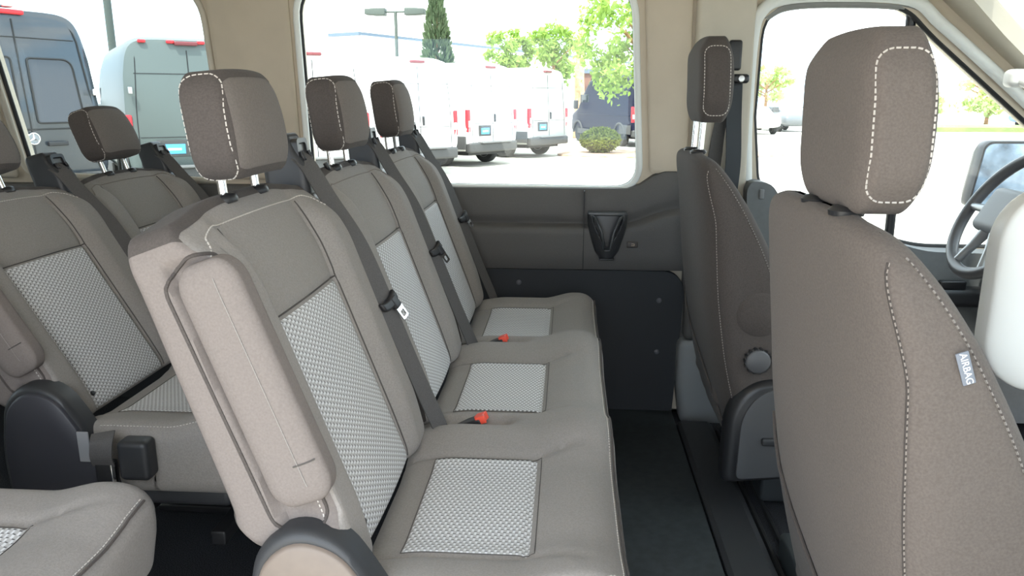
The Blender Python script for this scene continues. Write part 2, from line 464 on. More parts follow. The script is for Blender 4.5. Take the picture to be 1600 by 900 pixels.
# windscreen side pillar and header
def band(pa, pb, y0, y1):
    return loft([[(x, y0, z), (x + .03, y0, z + .035), (x + .03, y1, z + .035), (x, y1, z)] for x, z in (pa, pb)])
struct('trim_15', loft([[(x, YW, z), (x, y1, z), (x + .03, y1, z + .035), (x + .03, YW + .02, z + .035)] for x, z, y1 in ((.98, 1.43, 2.30), (1.10, 1.36, 2.39), (1.25, 1.235, 2.43), (1.52, 1.01, 2.46), (1.88, .73, 2.47))]), BEIGE2)
ws = struct('window_4', loft([[(x, .42, z), (x, 2.47, z), (x + .006, 2.47, z + .007), (x + .006, .42, z + .007)] for x, z in ((1.14, 1.38), (1.93, .74))]), GLASS, smooth=False)
struct('trim_16', loft([[(1.02, y, 1.42), (1.16, y, 1.385), (1.19, y, 1.42), (1.10, y, 1.47)] for y in (.30, 2.5)]), BEIGE2)

# curb side: open sliding door, rear windows, bulkhead of the front door
YN = .33
N1 = rrect(-3.0, -1.30, .80, 1.40, .08)
ND = roundpoly([(.66, .66), (.62, 1.33), (1.02, 1.32), (1.49, .93), (1.75, .70), (1.2, .62)], .05, 5)
struct('wall_right', slab([(-3.3, -.1), (-1.15, -.1), (-1.15, 1.42), (.42, 1.42), (.42, -.1), (2.0, -.1), (2.05, .60), (1.85, .76), (1.22, 1.30), (1.06, 1.46), (-3.3, 1.46)], [N1[::-1], ND[::-1]], YN - .07, YN), BEIGE, smooth=False)
struct('window_5', slab(N1, [], YN - .05, YN - .045), glass('darkening_glass', (.30, .31, .31), .8), smooth=False)  # unseen window, its dark tint added to dim the rear seats
struct('window_6', slab(ND, [], YN - .05, YN - .045), GLASS, smooth=False)
NB = [(y, z) for y, z in rrect(.55, 2.3, .75, 1.38, .08)]
v, f = slab([(.26, -.1), (2.62, -.1), (2.62, 1.5), (.26, 1.5)], [NB[::-1]], -3.3, -3.24)
struct('wall_back', ([(p[1], p[0], p[2]) for p in v], f), BEIGE, smooth=False)
v, f = slab(NB, [], -3.28, -3.275)
struct('window_7', ([(p[1], p[0], p[2]) for p in v], f), GLASSD, smooth=False)
# body sides under the floor line
struct('trim_17', join(box(-3.3, 2.0, 2.55, 2.64, -.40, .0), box(-3.3, -1.15, .22, .27, -.40, -.08), box(.45, 2.0, .22, .27, -.40, -.08)), mat('body_paint', (.5, .52, .54), .3), smooth=False)

struct('trim_19', join(tube([(.502, 1.20, -.004), (.502, 2.38, -.004)], .007, 6), tube([(.535, 1.20, -.004), (.535, 2.38, -.004)], .007, 6)), RUB)
struct('trim_20', rbox((.070, .20, .035), .012, (2, 3, 2), 3, c=(.585, 1.48, .02)), mat('floor_box_dark', (.035, .042, .045), .5))
# ================================================================== SEATS
LABEL = {}
def lean_matrix(ox, oz, y, lean):
    return T(ox, y, oz) @ Matrix.Rotation(-radians(lean), 4, 'Y')
SW = .25       # half width of one backrest
HT = .555      # backrest height along its lean
def back_shape(x, s, t):
    """x: -1..1 from rear to front mapped in the deformer; returns local (n, s, t)"""
    return x, s, t
def make_backrest(parent, M, side_near):
    h = (.055, SW - .003, HT / 2)
    def f(x, s, t):
        tt = t + HT / 2
        fr = (x + h[0]) / (2 * h[0])           # 0 rear .. 1 front
        # thickness profile: rear plane n from -.088 to -.062, front at 0 with bolsters
        rear = -.116 + .024 * tt / HT
        if tt > .43: rear += .0
        bol = .028 * sstep(.130, .175, abs(s)) * (1 - sstep(.47, .56, tt) * .8) * (1 - .35 * sstep(.12, .0, tt))
        top = -.022 * sstep(.40, .555, tt) ** 1.5
        crown = .006 * (1 - (s / .15) ** 2) if abs(s) < .15 else 0
        front = bol + top + crown
        # seams pressed in between the centre and the bolsters
        front -= .007 * gs(abs(s) - .142, .006) * sstep(.52, .46, tt)
        front -= .006 * gs(tt - .372, .005) * sstep(.150, .140, abs(s))
        n = rear + (front - rear) * fr
        # rear lower edge is cut up, so the side reads as a sweeping line
        cut = .125 * max(0, 1 - fr) ** 1.1 * sstep(.20, 0, tt)
        tt2 = tt + cut
        # shoulders drop a little towards the outside
        tt2 -= .020 * sstep(.08, .25, abs(s)) * sstep(.35, .55, tt)
        # arm recess on the curb side
        ss = s
        if side_near and s < -.2:
            a = sstep(-.052, -.042, n) * sstep(.030, .020, n) * sstep(.105, .125, tt2) * sstep(.500, .480, tt2)
            ss = s + .014 * a
        return (n, ss, tt2)
    vf = rbox(h, (.020, .026, .045), (16, 60, 70), 4, f, c=(0, 0, 0))
    pre = list(PRE)
    o = mesh('backrest', vf, FAB, parent, M)
    bvh = bvh_of(vf)
    # dark cloth over the top and shoulders (a fitted cap of the same surface)
    return o, vf, bvh, pre
def cap_from(vf, keep, off, pre):
    """thin layer of the surface where keep(p) holds"""
    V, Fc = vf; V = [Vector(p) for p in V]
    N = [Vector((0, 0, 0)) for _ in V]
    for q in Fc:
        n = (V[q[1]] - V[q[0]]).cross(V[q[2]] - V[q[0]])
        for i in q: N[i] += n
    mp = {}; NV = []; NF = []
    for q in Fc:
        c = sum((Vector(pre[i]) for i in q), Vector((0, 0, 0))) / len(q)
        if keep(c):
            qq = []
            for i in q:
                if i not in mp: mp[i] = len(NV); NV.append(V[i] + N[i].normalized() * off)
                qq.append(mp[i])
            NF.append(tuple(qq))
    return NV, NF
def headrest(parent, M, tilt, lowz=0.0, hook=False):
    """M: lean frame; headrest stands more upright than the back"""
    H = M @ T(-.034, 0, HT - .012 - lowz) @ Matrix.Rotation(radians(tilt), 4, 'Y')
    def f(x, y, z):
        k = (z + .078) / .156
        y2 = y * (1 - .13 * k ** 2) * (1 - .06 * (1 - k) ** 3)
        x2 = x + .012 * (1 - (y / .11) ** 2) * (1 if x > 0 else .3) - .010 * k ** 2 + (.006 if x > 0 else 0) * sin(k * pi)
        return (x2, y2, z + .004 * (1 - (y / .11) ** 2))
    vf = rbox((.033, .108, .073), (.015, .036, .040), (6, 16, 12), 7, f, c=(.012, 0, .116))
    pre = list(PRE)
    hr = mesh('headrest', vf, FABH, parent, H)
    bv = bvh_of(vf)
    # dark gusset band round the side, top and rear
    cv, cf = cap_from(vf, lambda c: c.x < .0325, .0007, pre)
    mesh('headrest_side_cloth', (cv, cf), FABD, hr, H)
    for sy in (-1, 1):
        loop = []
        for (x, z) in [(p[0], p[1]) for p in rrect(-.0175, .0405, .046, .186, .020, 5)]:
            loop.append((x + (z - .118) * -.05, 0, z))
        loop.append(loop[0])
        P = []
        for a, b in zip(loop[:-1], loop[1:]):
            for j in range(4): P.append(Vector(a).lerp(Vector(b), j / 4))
        P.append(Vector(loop[-1]))
        pn = on_surface(bv, [(p.x, sy * .10, p.z) for p in P], (0, -sy, 0), .0009, .2)
        mesh('stitching', stitches(pn), STITCH, hr, H)
    for sy in (-.057, .057):
        pz = mesh('headrest_post', cyl((.0, sy, -.05), (.0, sy, .06), .0065, 14), CHROME, hr, H)
        G = M @ T(-.034, sy, HT - .016)
        mesh('headrest_guide', lathe([(0, 0), (.021, 0), (.023, .004), (.022, .011), (.018, .014), (.0, .014)], 24, G), BLK, hr)
    if hook:
        mesh('release_tab', tube(smoothpath([(-.005, -.06, .004), (.0, -.088, .004), (.006, -.104, .006), (.006, -.108, .018)]), .005, 8), BLK, hr, M @ T(-.03, 0, HT - .012))
    return hr
def belt_guide(parent, M, s, flip=1):
    """tall black housing at a backrest's far shoulder, the belt comes out of its mouth"""
    G = M @ T(-.045, s, HT - .012) @ Matrix.Rotation(radians(14), 4, 'Y') @ Matrix.Scale(1.18, 4)
    v = rbox((.034, .032, .060), .012, (3, 3, 6), 3, lambda x, y, z: (x * (1 - .30 * sstep(.0, .055, z)) - .010 * sstep(0, .05, z), y * (1 - .12 * sstep(-.02, .05, z)), z), c=(0, 0, .015))
    g = mesh('belt_guide', v, BLK2, parent, G)
    # face plate with its raised frame and mouth
    fr = roundpoly([(-.024, .020), (.024, .020), (.022, .066), (-.022, .066)], .008, 4)
    inner = roundpoly([(-.018, .028), (.018, .028), (.016, .059), (-.016, .059)], .006, 4)
    V, Fc = slab(fr, [inner[::-1]], -.004, .006)
    FP = Matrix.Rotation(-pi / 2, 4, 'Z')
    mesh('guide_frame', ([( .020 - p[1], p[0], p[2]) for p in V], [q[::-1] for q in Fc]), BLK, g, G)
    mesh('guide_mouth', rbox((.003, .017, .015), .003, (1, 2, 2), 2, c=(.0175, 0, .044)), mat('guide_mouth_grey', (.10, .10, .095), .4), g, G)
    mesh('guide_bar', tube(smoothpath([(.026, -.016, .046), (.029, -.014, .034), (.029, .014, .034), (.026, .016, .046)]), .003, 8), BLK, g, G)
    mesh('guide_collar', rbox((.040, .036, .030), .012, (3, 3, 3), 3, c=(.0, 0, -.045)), BLK, g, G)
    return g
def belt(parent, M, s, tongue_t, Mc, end=(.045, .03), lay=.036, slack=0.0):
    """webbing from the guide down the far bolster to the cushion; M lean frame"""
    pts = [(-.012, s, HT + .030), (.0, s, HT + .008), (.012, s + .002, HT - .06), (lay - .004, s + .003, HT - .16), (lay, s + .004, .26), (lay + .002, s + .006, .12), (lay + .006, s + .006, .02), (lay + .004, s + .006, -.012)]
    P = smoothpath(pts, 6)
    W = [Vector((.50, .87, 0)) for _ in P]
    b = mesh('seat_belt', ribbon(P, W, .038), WEB, parent, M)
    # tongue riding on the webbing
    pt = Vector((lay + .006, s + .002, tongue_t))
    tong = join(rbox((.006, .024, .010), .005, (2, 6, 3), 3, lambda x, y, z: (x, y, z - .008 * (1 - (y / .024) ** 2))),
                rbox((.007, .010, .014), .005, (2, 3, 3), 3, c=(0, .010, -.012)))
    TM = M @ T(*pt) @ Matrix.Rotation(radians(-28), 4, 'Z') @ Matrix.Rotation(radians(18), 4, 'X')
    tg = mesh('belt_tongue', tong, BLK, b, TM)
    bl = roundpoly([(-.009, -.052), (.009, -.052), (.009, -.018), (-.009, -.018)], .004, 3)
    hl = roundpoly([(-.005, -.047), (.005, -.047), (.005, -.034), (-.005, -.034)], .002, 3)
    V, Fc = slab(bl, [hl[::-1]], -.0012, .0012)
    mesh('tongue_blade', ([(-p[1] + .001, p[0] + .012, p[2]) for p in V], [q[::-1] for q in Fc]), CHROME, b, TM)
    return b
def buckle(parent, loc, rz, tilt=25):
    B = T(*loc) @ Matrix.Rotation(rz, 4, 'Z') @ Matrix.Rotation(radians(tilt), 4, 'Y') @ Matrix.Scale(.80, 4)
    b = mesh('buckle', rbox((.036, .018, .012), .005, (3, 3, 3), 3), BLK, parent, B)
    mesh('release_button', rbox((.013, .0165, .010), .003, (2, 6, 2), 3, lambda x, y, z: (x + .005 * (abs(y) / .0165), y, z), c=(.032, 0, .006)), RED, b, B)
    mesh('buckle_stalk', rbox((.030, .010, .005), .004, (2, 2, 2), 2, c=(-.055, 0, -.004)), BLK2, b, B)
    return b
def cushion(parent, x0, z0, ys, width_each, label_sides=True, front=.38):
    """one long cushion: ys = centres of the places on it"""
    ya, yb = ys[0] - width_each / 2, ys[-1] + width_each / 2
    L = front; hy = (yb - ya) / 2; cy = (ya + yb) / 2; hx = L / 2 + .01; hz = .075
    def f(x, y, z):
        k = (z + hz) / (2 * hz); X = x + hx      # 0 rear .. 2hx front
        yy = y + cy
        bump = 0
        c = min(ys, key=lambda q: abs(q - yy)); d = abs(yy - c)
        bump += -.014 * (1 - sstep(.10, .20, d))                      # hollow of each place
        bump += .019 * sstep(.16, .235, d) * (1 if (ya + .08 < yy < yb - .08) else .35)
        bump += .019 * sstep(L * .60, L * .86, X) * (1 - sstep(L * .90, L * 1.05, X) * .7)      # raised front roll
        bump -= .006 * gs(X - L * .635 - .008, .006) * sstep(.165, .15, d)
        fade = sstep(L * .98, L * .80, X)
        bump -= .007 * gs(d - .158 - .03 * sstep(L * .66, L, X), .006) * fade
        bump -= .012 * sstep(.10, .0, X)
        # buckle wells between the places
        for q in ys[:-1]:
            w = q + width_each / 2
            bump -= .022 * gs(yy - w - .012, .018) * sstep(.215, .17, X)
        zz = z + bump * k
        xx = x
        if k < .6 and x > 0: xx = x - .020 * (1 - k / .6)
        return (xx, y, zz)
    vf = rbox((hx, hy, hz), (.035, .035, .035), (40, int(hy * 2 / .011), 5), 5, f, c=(x0 + L / 2 - .01, cy, z0 - hz + .012))
    o = mesh('seat_cushion', vf, FAB, parent)
    bvh = bvh_of(vf)
    for q in ys:
        w0, w1 = q - .149, q + .149
        vfp = patch(bvh, lambda a, b: (x0 + .040 + (L * .635 - .042) * a, w0 + (w1 - w0) * b - .0, z0), (0, 0, -1), 44, 60, .0016)
        uv = [((x0 + .040 + (L * .635 - .042) * (i // 61) / 44), w0 + (w1 - w0) * (i % 61) / 60) for i in range(len(vfp[0]))]
        mesh('cushion_insert', vfp, WEAVE, o, uv=uv)
        # seam cord round the insert
        lo = [(x0 + .040, w0), (x0 + L * .635, w0), (x0 + L * .635, w1), (x0 + .040, w1), (x0 + .040, w0)]
        P = []
        for a, b in zip(lo[:-1], lo[1:]):
            for j in range(24): P.append((a[0] + (b[0] - a[0]) * j / 24, a[1] + (b[1] - a[1]) * j / 24, z0))
        P.append((*lo[-1], z0))
        pn = on_surface(bvh, P, (0, 0, -1), .0006)
        mesh('seam', tube([p for p, n in pn], .0007, 5), SEAM, o)
    # piping and stitches on the front edge
    P = []
    XF = x0 + L * .965
    for i in range(120): P.append((XF, ya + .04 + (yb - ya - .08) * i / 119, z0))
    pn = on_surface(bvh, P, (0, 0, -1), .0010)
    near = []
    for i in range(60):
        near.append((x0 + .06 + (L * .965 - .06) * i / 59, ya + .014 + .026 * sstep(50, 59, i), z0))
    pn2 = on_surface(bvh, near, (0, 0, -1), .0010)
    mesh('front_stitching', stitches(pn, .004, .003, .0009), STITCH, o)
    mesh('side_stitching', stitches(pn2, .004, .003, .0009), STITCH, o)
    mesh('piping', tube([p + Vector((.006, 0, -.002)) for p, n in pn], .0022, 6), FABD, o)
    # skirt under the cushion
    mesh('cushion_skirt', rbox((hx - .045, hy - .03, .025), .015, (3, 6, 2), 2, c=(x0 + L / 2 - .02, cy, z0 - .150)), BLK2, o)
    return o, bvh
def hinge_cover(parent, M, y, tan_face, flip=-1):
    """shield-shaped recliner cover on the outer side; drawn in (x,z) in seat space"""
    pts = [(-.145, -.235), (-.155, -.06), (-.135, .055), (-.085, .095), (-.02, .078), (.020, .018), (.092, -.120), (.075, -.185), (.0, -.235)]
    pl = roundpoly(pts, [.03, .05, .06, .05, .05, .05, .05, .03, .03], 6)
    cx, cz = -.03, -.06
    rings = []
    for k, yy in ((1, .03), (1, -.002), (.975, -.012), (.93, -.017), (.90, -.017)):
        rings.append([(cx + (a - cx) * k, y + yy, cz + (b - cz) * k) for a, b in pl])
    o = mesh('hinge_cover', loft(rings), BLK2, parent, M)
    rings = []
    for k, yy in ((.90, -.015), (.89, -.0215), (.86, -.024), (.5, -.025)):
        rings.append([(cx + (a - cx) * k, y + yy, cz + (b - cz) * k) for a, b in pl])
    mesh('cover_panel', loft(rings), COVT if tan_face else COVD, o, M)
    return o
def armrest(parent, M, s):
    def f(x, y, z):
        k = (z + .19) / .38
        return (x * (1 - .05 * k), y, z)
    vf = rbox((.042, .024, .165), (.028, .014, .036), (5, 4, 14), 5, f, c=(.003, s, .318))
    a = mesh('armrest', vf, FABS, parent, M)
    b = bvh_of(vf)
    pn = on_surface(b, [(.016, s, .18 + .28 * i / 40) for i in range(41)], (0, 1, 0), .0006)
    mesh('seam', tube([p for p, n in pn], .0007, 5), FAB, a, M)
    pn = on_surface(b, [(.010 + .028 * i / 10, s, .21 - .0 * i) for i in range(11)], (0, 1, 0), .0006)
    mesh('cross_seam', tube([p for p, n in pn], .0011, 5), SEAM, a, M)
    # welt of the recess round the arm
    loop = rrect(-.086, .020, .083, .505, .035, 6)
    return a
def back_details(o, vf, bvh, M, side_near, pre):
    # woven insert
    w = .141
    top = .368; bot = .018
    vfp = patch(bvh, lambda a, b: (0, -w + 2 * w * b, bot + (top - bot) * a), (-1, 0, 0), 60, 46, .0022)
    uv = [(bot + (top - bot) * (i // 47) / 60, -w + 2 * w * (i % 47) / 46) for i in range(len(vfp[0]))]
    mesh('back_insert', vfp, WEAVE, o, M, uv=uv)
    # cap cloth: top, rear and sides darker
    hz_, hx_ = HT / 2, .055
    top_ = lambda c: c.z > hz_ - .020
    cv, cf = cap_from(vf, lambda c: (top_(c) and c.x < hx_ - .001) or c.x < -hx_ + .001 or (c.y > SW - .0035 and c.x < hx_ - .001) or (not side_near and c.y < -SW + .0035), .0007, pre)
    if side_near:
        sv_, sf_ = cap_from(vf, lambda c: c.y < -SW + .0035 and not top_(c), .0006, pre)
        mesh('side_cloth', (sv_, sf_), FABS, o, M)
    mesh('top_and_rear_cloth', (cv, cf), FABD, o, M)
    # seams down the bolsters, across the top of the insert
    for sy in (-1, 1):
        pn = on_surface(bvh, [(0, sy * (.145 + .0 * i), .022 + .49 * i / 50) for i in range(51)], (-1, 0, 0), -.0002)
        mesh('seam', tube([p for p, n in pn], .0014, 5), SEAM, o, M)
    pn = on_surface(bvh, [(0, -.145 + .29 * i / 30, .371) for i in range(31)], (-1, 0, 0), .0004)
    mesh('cross_seam', tube([p for p, n in pn], .0014, 5), SEAM, o, M)
    # stitched seam along the top front edge and down the outer bolsters
    P = []
    for i in range(41):
        s = -.226 + .452 * i / 40
        P.append((0, s, .522 - .026 * sstep(.15, .25, abs(s)) - .02 * sstep(.20, .226, abs(s))))
    pn = on_surface(bvh, P, (-1, 0, -.35), .0010)
    Q = []
    for i in range(60): Q.append((.002 + .004 * sin(i / 59 * pi), 0, .44 - .43 * i / 59 + .02))
    pq = on_surface(bvh, [(p[0], -.25, p[2]) for p in Q], (0, 1, 0), .0008)
    if side_near:
        mesh('stitching', stitches(pn, .005, .0025, .0010), STITCH, o, M)
        mesh('lower_stitching', stitches(pq[40:], .004, .003, .001), STITCH, o, M)
        rim = [Vector((x, -.3, z)) for x, z in roundpoly([(-.056, .13), (-.056, .475), (-.01, .495), (.010, .485), (.012, .12), (-.02, .10)], [.05, .03, .03, .03, .03, .05], 8)]
        rim.append(rim[0]); R2 = []
        for a, b in zip(rim[:-1], rim[1:]):
            for j in range(3): R2.append(a.lerp(b, j / 3))
        R2.append(rim[0])
        pn = on_surface(bvh, R2, (0, 1, 0), .0002)
        mesh('recess_welt', tube([p for p, n in pn], .0026, 6), FABD, o, M)
    else:
        mesh('stitching', stitches(pn, .005, .0025, .0010), mat('thread_dim', (.22, .19, .17), .8), o, M)
        mesh('side_stitching', stitches(pq[:55], .005, .0025, .0010), mat('thread_dim', (.22, .19, .17), .8), o, M)
    mesh('fixing_button', lathe([(0, 0), (.006, 0), (.005, .003), (0, .0035)], 12, M @ T(.002, -.132, .052) @ Matrix.Rotation(pi / 2, 4, 'Y')), BLK, o)

def bench(label, cat, group, ox, oz, lean, ys, tilt, tan_cover, tongues, zshift=0.0, hooks=(), guides=True, belts=None, front=.365, near=True, lows=(0, 0, 0)):
    r = thing('bench_seat' if len(ys) > 1 else 'single_seat', label, cat, (0, 0, 0), 0, group)
    wid = .515
    cu, cb = cushion(r, ox, oz + .012, ys, wid, front=front)
    for i, y in enumerate(ys):
        M = lean_matrix(ox, oz, y, lean)
        sn = (i == 0 and near)
        o, vf, bvh, pre = make_backrest(r, M, sn)
        back_details(o, vf, bvh, M, sn, pre)
        headrest(r, M, tilt, lows[i], hook=(i in hooks))
        if guides:
            belt_guide(r, M, .258)
            belt(r, M, .238, tongues[i], None)
        if sn:
            armrest(r, M, -.240)
    M0 = lean_matrix(ox + .012, oz + .026, ys[0], 0)
    hinge_cover(r, M0, -.254, tan_cover)
    for y in ys[:-1]:
        buckle(r, (ox + .085, y + wid / 2 + .018, oz + .024), radians(-4), -22)
    # steel underframe
    ya, yb = ys[0] - wid / 2, ys[-1] + wid / 2
    for x in (ox + .05, ox + front - .09):
        mesh('frame_rail', rbox((.016, (yb - ya) / 2 - .03, .016), .004, (1, 1, 1), 2, c=(x, (ya + yb) / 2, oz - .235)), BLK, r)
    nl = [ya + .10, yb - .10] if len(ys) > 1 else [ya + .10, yb - .10]
    if len(ys) == 2: nl = [ya + .40, yb - .10]
    for y in nl:
        x0, x1 = ox - .02, ox + front - .03
        outl = roundpoly([(x0 - .02, .0), (x1 + .03, .0), (x1 + .01, oz - .21), (x0, oz - .21)], .02, 3)
        hole = roundpoly([(x0 + .07, .045), (x1 - .05, .045), (x1 - .05, oz - .255), (x0 + .07, oz - .255)], .03, 4)
        leg = mesh('leg', slab(outl, [hole[::-1]], y - .012, y + .012), BLK, r, smooth=False)
        mesh('hole_lip', ringtube(hole, y - .013, .004, 6), BLK, leg)
        for bx, bz in ((x0 + .025, .045), (x0 + .045, .012)):
            mesh('bolt', lathe([(0, 0), (.008, 0), (.008, .004), (.004, .006), (0, .006)], 10, T(bx, y - .012, bz) @ Matrix.Rotation(pi / 2, 4, 'X')), STEEL, leg)
        mesh('foot_rail', rbox(((x1 - x0) / 2 + .04, .022, .010), .004, (1, 1, 1), 2, c=((x0 + x1) / 2, y, .010)), BLK, leg)
    return r

Y2 = [1.11, 1.625, 2.14]
b2 = bench('three-place bench of grey cloth and light woven inserts across the middle of the van', 'bench seat', 'cloth passenger seats', -.27, .41, 20.0, Y2, 15, True, (.285, .285, .29), hooks=(1,), lows=(.012, .004, 0))
b3 = bench('two-place bench behind the three-place bench, under the rear side window', 'bench seat', 'cloth passenger seats', -1.0, .385, 29.5, [1.63, 2.145], 12, False, (.23, .25))
# outboard belt buckle and tether strap hanging on the rear bench's curb side
mesh('tether_strap', join(rbox((.012, .002, .032), .002, (1, 1, 2), 2, c=(-.945, 1.335, .385))), mat('grey_strap', (.23, .23, .24), .6), b3)
bs = mesh('anchor_strap', ribbon(smoothpath([(-.905, 1.34, .415), (-.90, 1.322, .400), (-.902, 1.318, .372), (-.902, 1.325, .350)]), (1, 0, 0), .045, .0015), WEB, b3)
ab = mesh('anchor_buckle', rbox((.020, .010, .045), .005, (2, 2, 3), 2, c=(-.902, 1.332, .315)), BLK, b3)
mesh('buckle_plate', rbox((.002, .008, .042), .001, (1, 1, 1), 2, c=(-.884, 1.324, .315)), CHROME, ab)
mesh('side_knob', rbox((.032, .022, .042), .012, (2, 2, 2), 3, c=(-.850, 1.355, .355)), BLK2, b3)
b1 = bench('single place on the curb side with only its cushion showing, beside the aisle', 'seat', 'cloth passenger seats', -1.005, .43, 24.0, [.80], 12, False, (.25,), guides=False, front=.375)

# ---------------------------------------------------------------- front seats
def front_seat(name, label, yc, hz, hyc, tag=False):
    r = thing(name, label, 'seat', (0, 0, 0), 0, 'front seats seen from behind')
    lv = [(.20, .435, .56, .200), (.26, .418, .565, .222), (.33, .400, .568, .232), (.45, .372, .560, .236), (.60, .347, .545, .236), (.70, .336, .508, .232), (.80, .325, .454, .224), (.86, .317, .416, .212), (.90, .311, .386, .196), (.925, .309, .364, .172), (.938, .314, .343, .135), (.943, .320, .336, .09)]
    lv = [(a - .022, b, c, d) for a, b, c, d in lv]
    L = []
    for i in range(len(lv) - 1):       # denser
        for j in range(4):
            a = []
            for k in range(4):
                p0, p1, p2, p3 = lv[max(i - 1, 0)][k], lv[i][k], lv[i + 1][k], lv[min(i + 2, len(lv) - 1)][k]; t = j / 4
                a.append(.5 * (2 * p1 + (p2 - p0) * t + (2 * p0 - 5 * p1 + 4 * p2 - p3) * t * t + (3 * p1 - p0 - 3 * p2 + p3) * t ** 3))
            L.append(a)
    L.append(list(lv[-1]))
    rings = []
    for z, xr, xfr, hy in L:
        cx = (xr + xfr) / 2; hx = (xfr - xr) / 2; hy *= 1.22
        ring = []
        for (a, b) in sring(72, 1, 1, 5.5):
            x = cx + a * hx; y = b * hy
            if a < 0:    # rear face slightly crowned, its corners rounder
                x += .014 * (abs(b) ** 4)
                x -= .004 * (1 - b * b)
            ring.append((x, yc + y, z))
        rings.append(ring)
    vf = loft(rings)
    o = mesh('backrest', vf, FABP if tag else FABD, r)
    bvh = bvh_of(vf)
    # seams down the rear corners
    for sy in (-1, 1):
        P = []
        for i in range(60):
            z = .885 - .62 * i / 59
            hy = .231 + .043 * sstep(.93, .75, z)
            P.append((.30, yc + sy * hy * .965, z))
        pn = on_surface(bvh, P, (1, 0, 0), .0004)
        mesh('rear_seam', tube([p for p, n in pn], .0016, 6), FABD, o)
        mesh('rear_stitching', stitches([(p + n * .0014 + Vector((0, sy * .004, 0)), n) for p, n in pn], .004, .003, .0005), mat('thread_taupe', (.30, .26, .23), .8), o)
        # side seam towards the front
        Q = []
        for i in range(60):
            z = .890 - .58 * i / 59
            xfv = None
            for k in range(len(L) - 1):
                if L[k][0] <= z <= L[k + 1][0]:
                    t = (z - L[k][0]) / (L[k + 1][0] - L[k][0]); xfv = L[k][2] + (L[k + 1][2] - L[k][2]) * t; xrv = L[k][1] + (L[k + 1][1] - L[k][1]) * t
            Q.append((xfv - .016 - .10 * (xfv - xrv) , yc + sy * .4, z))
        pn = on_surface(bvh, Q, (0, -sy, 0), .0006)
        mesh('side_stitching', stitches(pn, .004, .003, .0009), STITCH, o)
        mesh('side_seam', tube([p for p, n in pn], .0010, 5), FABD, o)
    # lower rear flap
    fl = []
    for i in range(9):
        z = .52 - .30 * i / 8
        y0 = yc + .250; y1 = yc + .268 - .42 * sstep(0, 8, i) - .02
        fl.append([cast(bvh, (.2, y1 + (y0 - y1) * j / 12, z), (1, 0, 0), .004)[0] for j in range(13)])
    V = [p for rr in fl for p in rr]; Fc = []
    for i in range(8):
        for j in range(12): Fc.append((i * 13 + j, i * 13 + j + 1, (i + 1) * 13 + j + 1, (i + 1) * 13 + j))
    mesh('rear_flap', (V, Fc), FABD, o)
    mesh('flap_edge', tube([rr[0] for rr in fl], .003, 6), FABD, o)
    # headrest
    def f(x, y, z):
        k = (z + .105) / .21
        y2 = y * (1 - .09 * sstep(.55, 1.0, k) ** 1.4) * (1 - .10 * sstep(.35, 0, k))
        bul = .010 * sin(k * pi) if x > 0 else .002 * sin(k * pi)
        return (x + bul + .010 * (1 - (y / .13) ** 2) * (-.3 + 1.3 * sstep(-.036, .036, x)) - .006 * (k - .5) + .012 * sstep(.8, 1, k) * (.036 - x) / .072, y2, z + .006 * (1 - (y / .135) ** 2) * (k > .5) * (2 * k - 1))
    ycs = yc; yc = hyc
    vfh = rbox((.036, .135, .102), (.018, .046, .058), (6, 16, 14), 8, f, c=(.352, yc, hz))
    hr = mesh('headrest', vfh, FABP if tag else FABD, r)
    bh = bvh_of(vfh)
    for sy in (-1, 1):
        loop = rrect(.326, .386, hz - .084, hz + .080, .020, 6); loop = [Vector((a - (b - hz) * .03, 0, b)) for a, b in loop]; loop.append(loop[0])
        P = []
        for a, b in zip(loop[:-1], loop[1:]):
            for j in range(4): P.append(a.lerp(b, j / 4))
        P.append(loop[-1].copy())
        mesh('headrest_stitching', stitches(on_surface(bh, [(p.x, yc + sy * .1, p.z) for p in P], (0, -sy, 0), .0010, .2), .005, .0025, .0009), STITCH, hr)
    for sy in (-.055, .055):
        z0 = .905
        mesh('headrest_post', cyl((.335, yc + sy, z0 - .03), (.342, yc + sy, hz - .07), .0075, 14), CHROME, hr)
        mesh('headrest_guide', lathe([(0, 0), (.020, 0), (.021, .006), (.016, .011), (0, .011)], 20, T(.332, yc + sy, .917)), BLK, hr)
    yc = ycs
    # cushion, base, recliner controls on the side facing the camera
    cv = rbox((.27, .235, .065), .04, (8, 8, 2), 4, lambda x, y, z: (x, y, z + (.012 * sstep(.12, .22, abs(y)) if z > 0 else 0)), c=(.80, yc, .36))
    mesh('seat_cushion', cv, FAB, r)
    mesh('rear_cushion_foot', rbox((.10, .17, .05), .02, (2, 2, 2), 3, c=(.50, yc, .30)), FABD, r)
    side = yc - .286
    if not tag: mesh('side_pad', lathe([(0, 0), (.054, 0), (.056, .008), (.048, .015), (0, .017)], 32, T(.470, side + .006, .545) @ Matrix.Rotation(pi / 2, 4, 'X')), FABD, r)
    kn = mesh('recline_knob', lathe([(0, 0), (.030, 0), (.030, .022), (.026, .026), (0, .026)], 28, T(.470, side + .004, .430) @ Matrix.Rotation(pi / 2, 4, 'X')), mat('knob_grey', (.085, .085, .09), .5), r)
    grips = []
    for i in range(14):
        a = 2 * pi * i / 14
        grips.append(box(.470 + .030 * cos(a) - .003, .470 + .030 * cos(a) + .003, side - .018, side + .001, .430 + .030 * sin(a) - .003, .430 + .030 * sin(a) + .003))
    mesh('knob_grip', join(*grips), BLK, kn, smooth=False)
    pl = roundpoly([(.40, .10), (.405, .30), (.46, .375), (.56, .385), (.85, .30), (.86, .16), (.60, .12)], [.02, .06, .05, .05, .04, .03, .03], 6)
    cx, cz = .60, .24
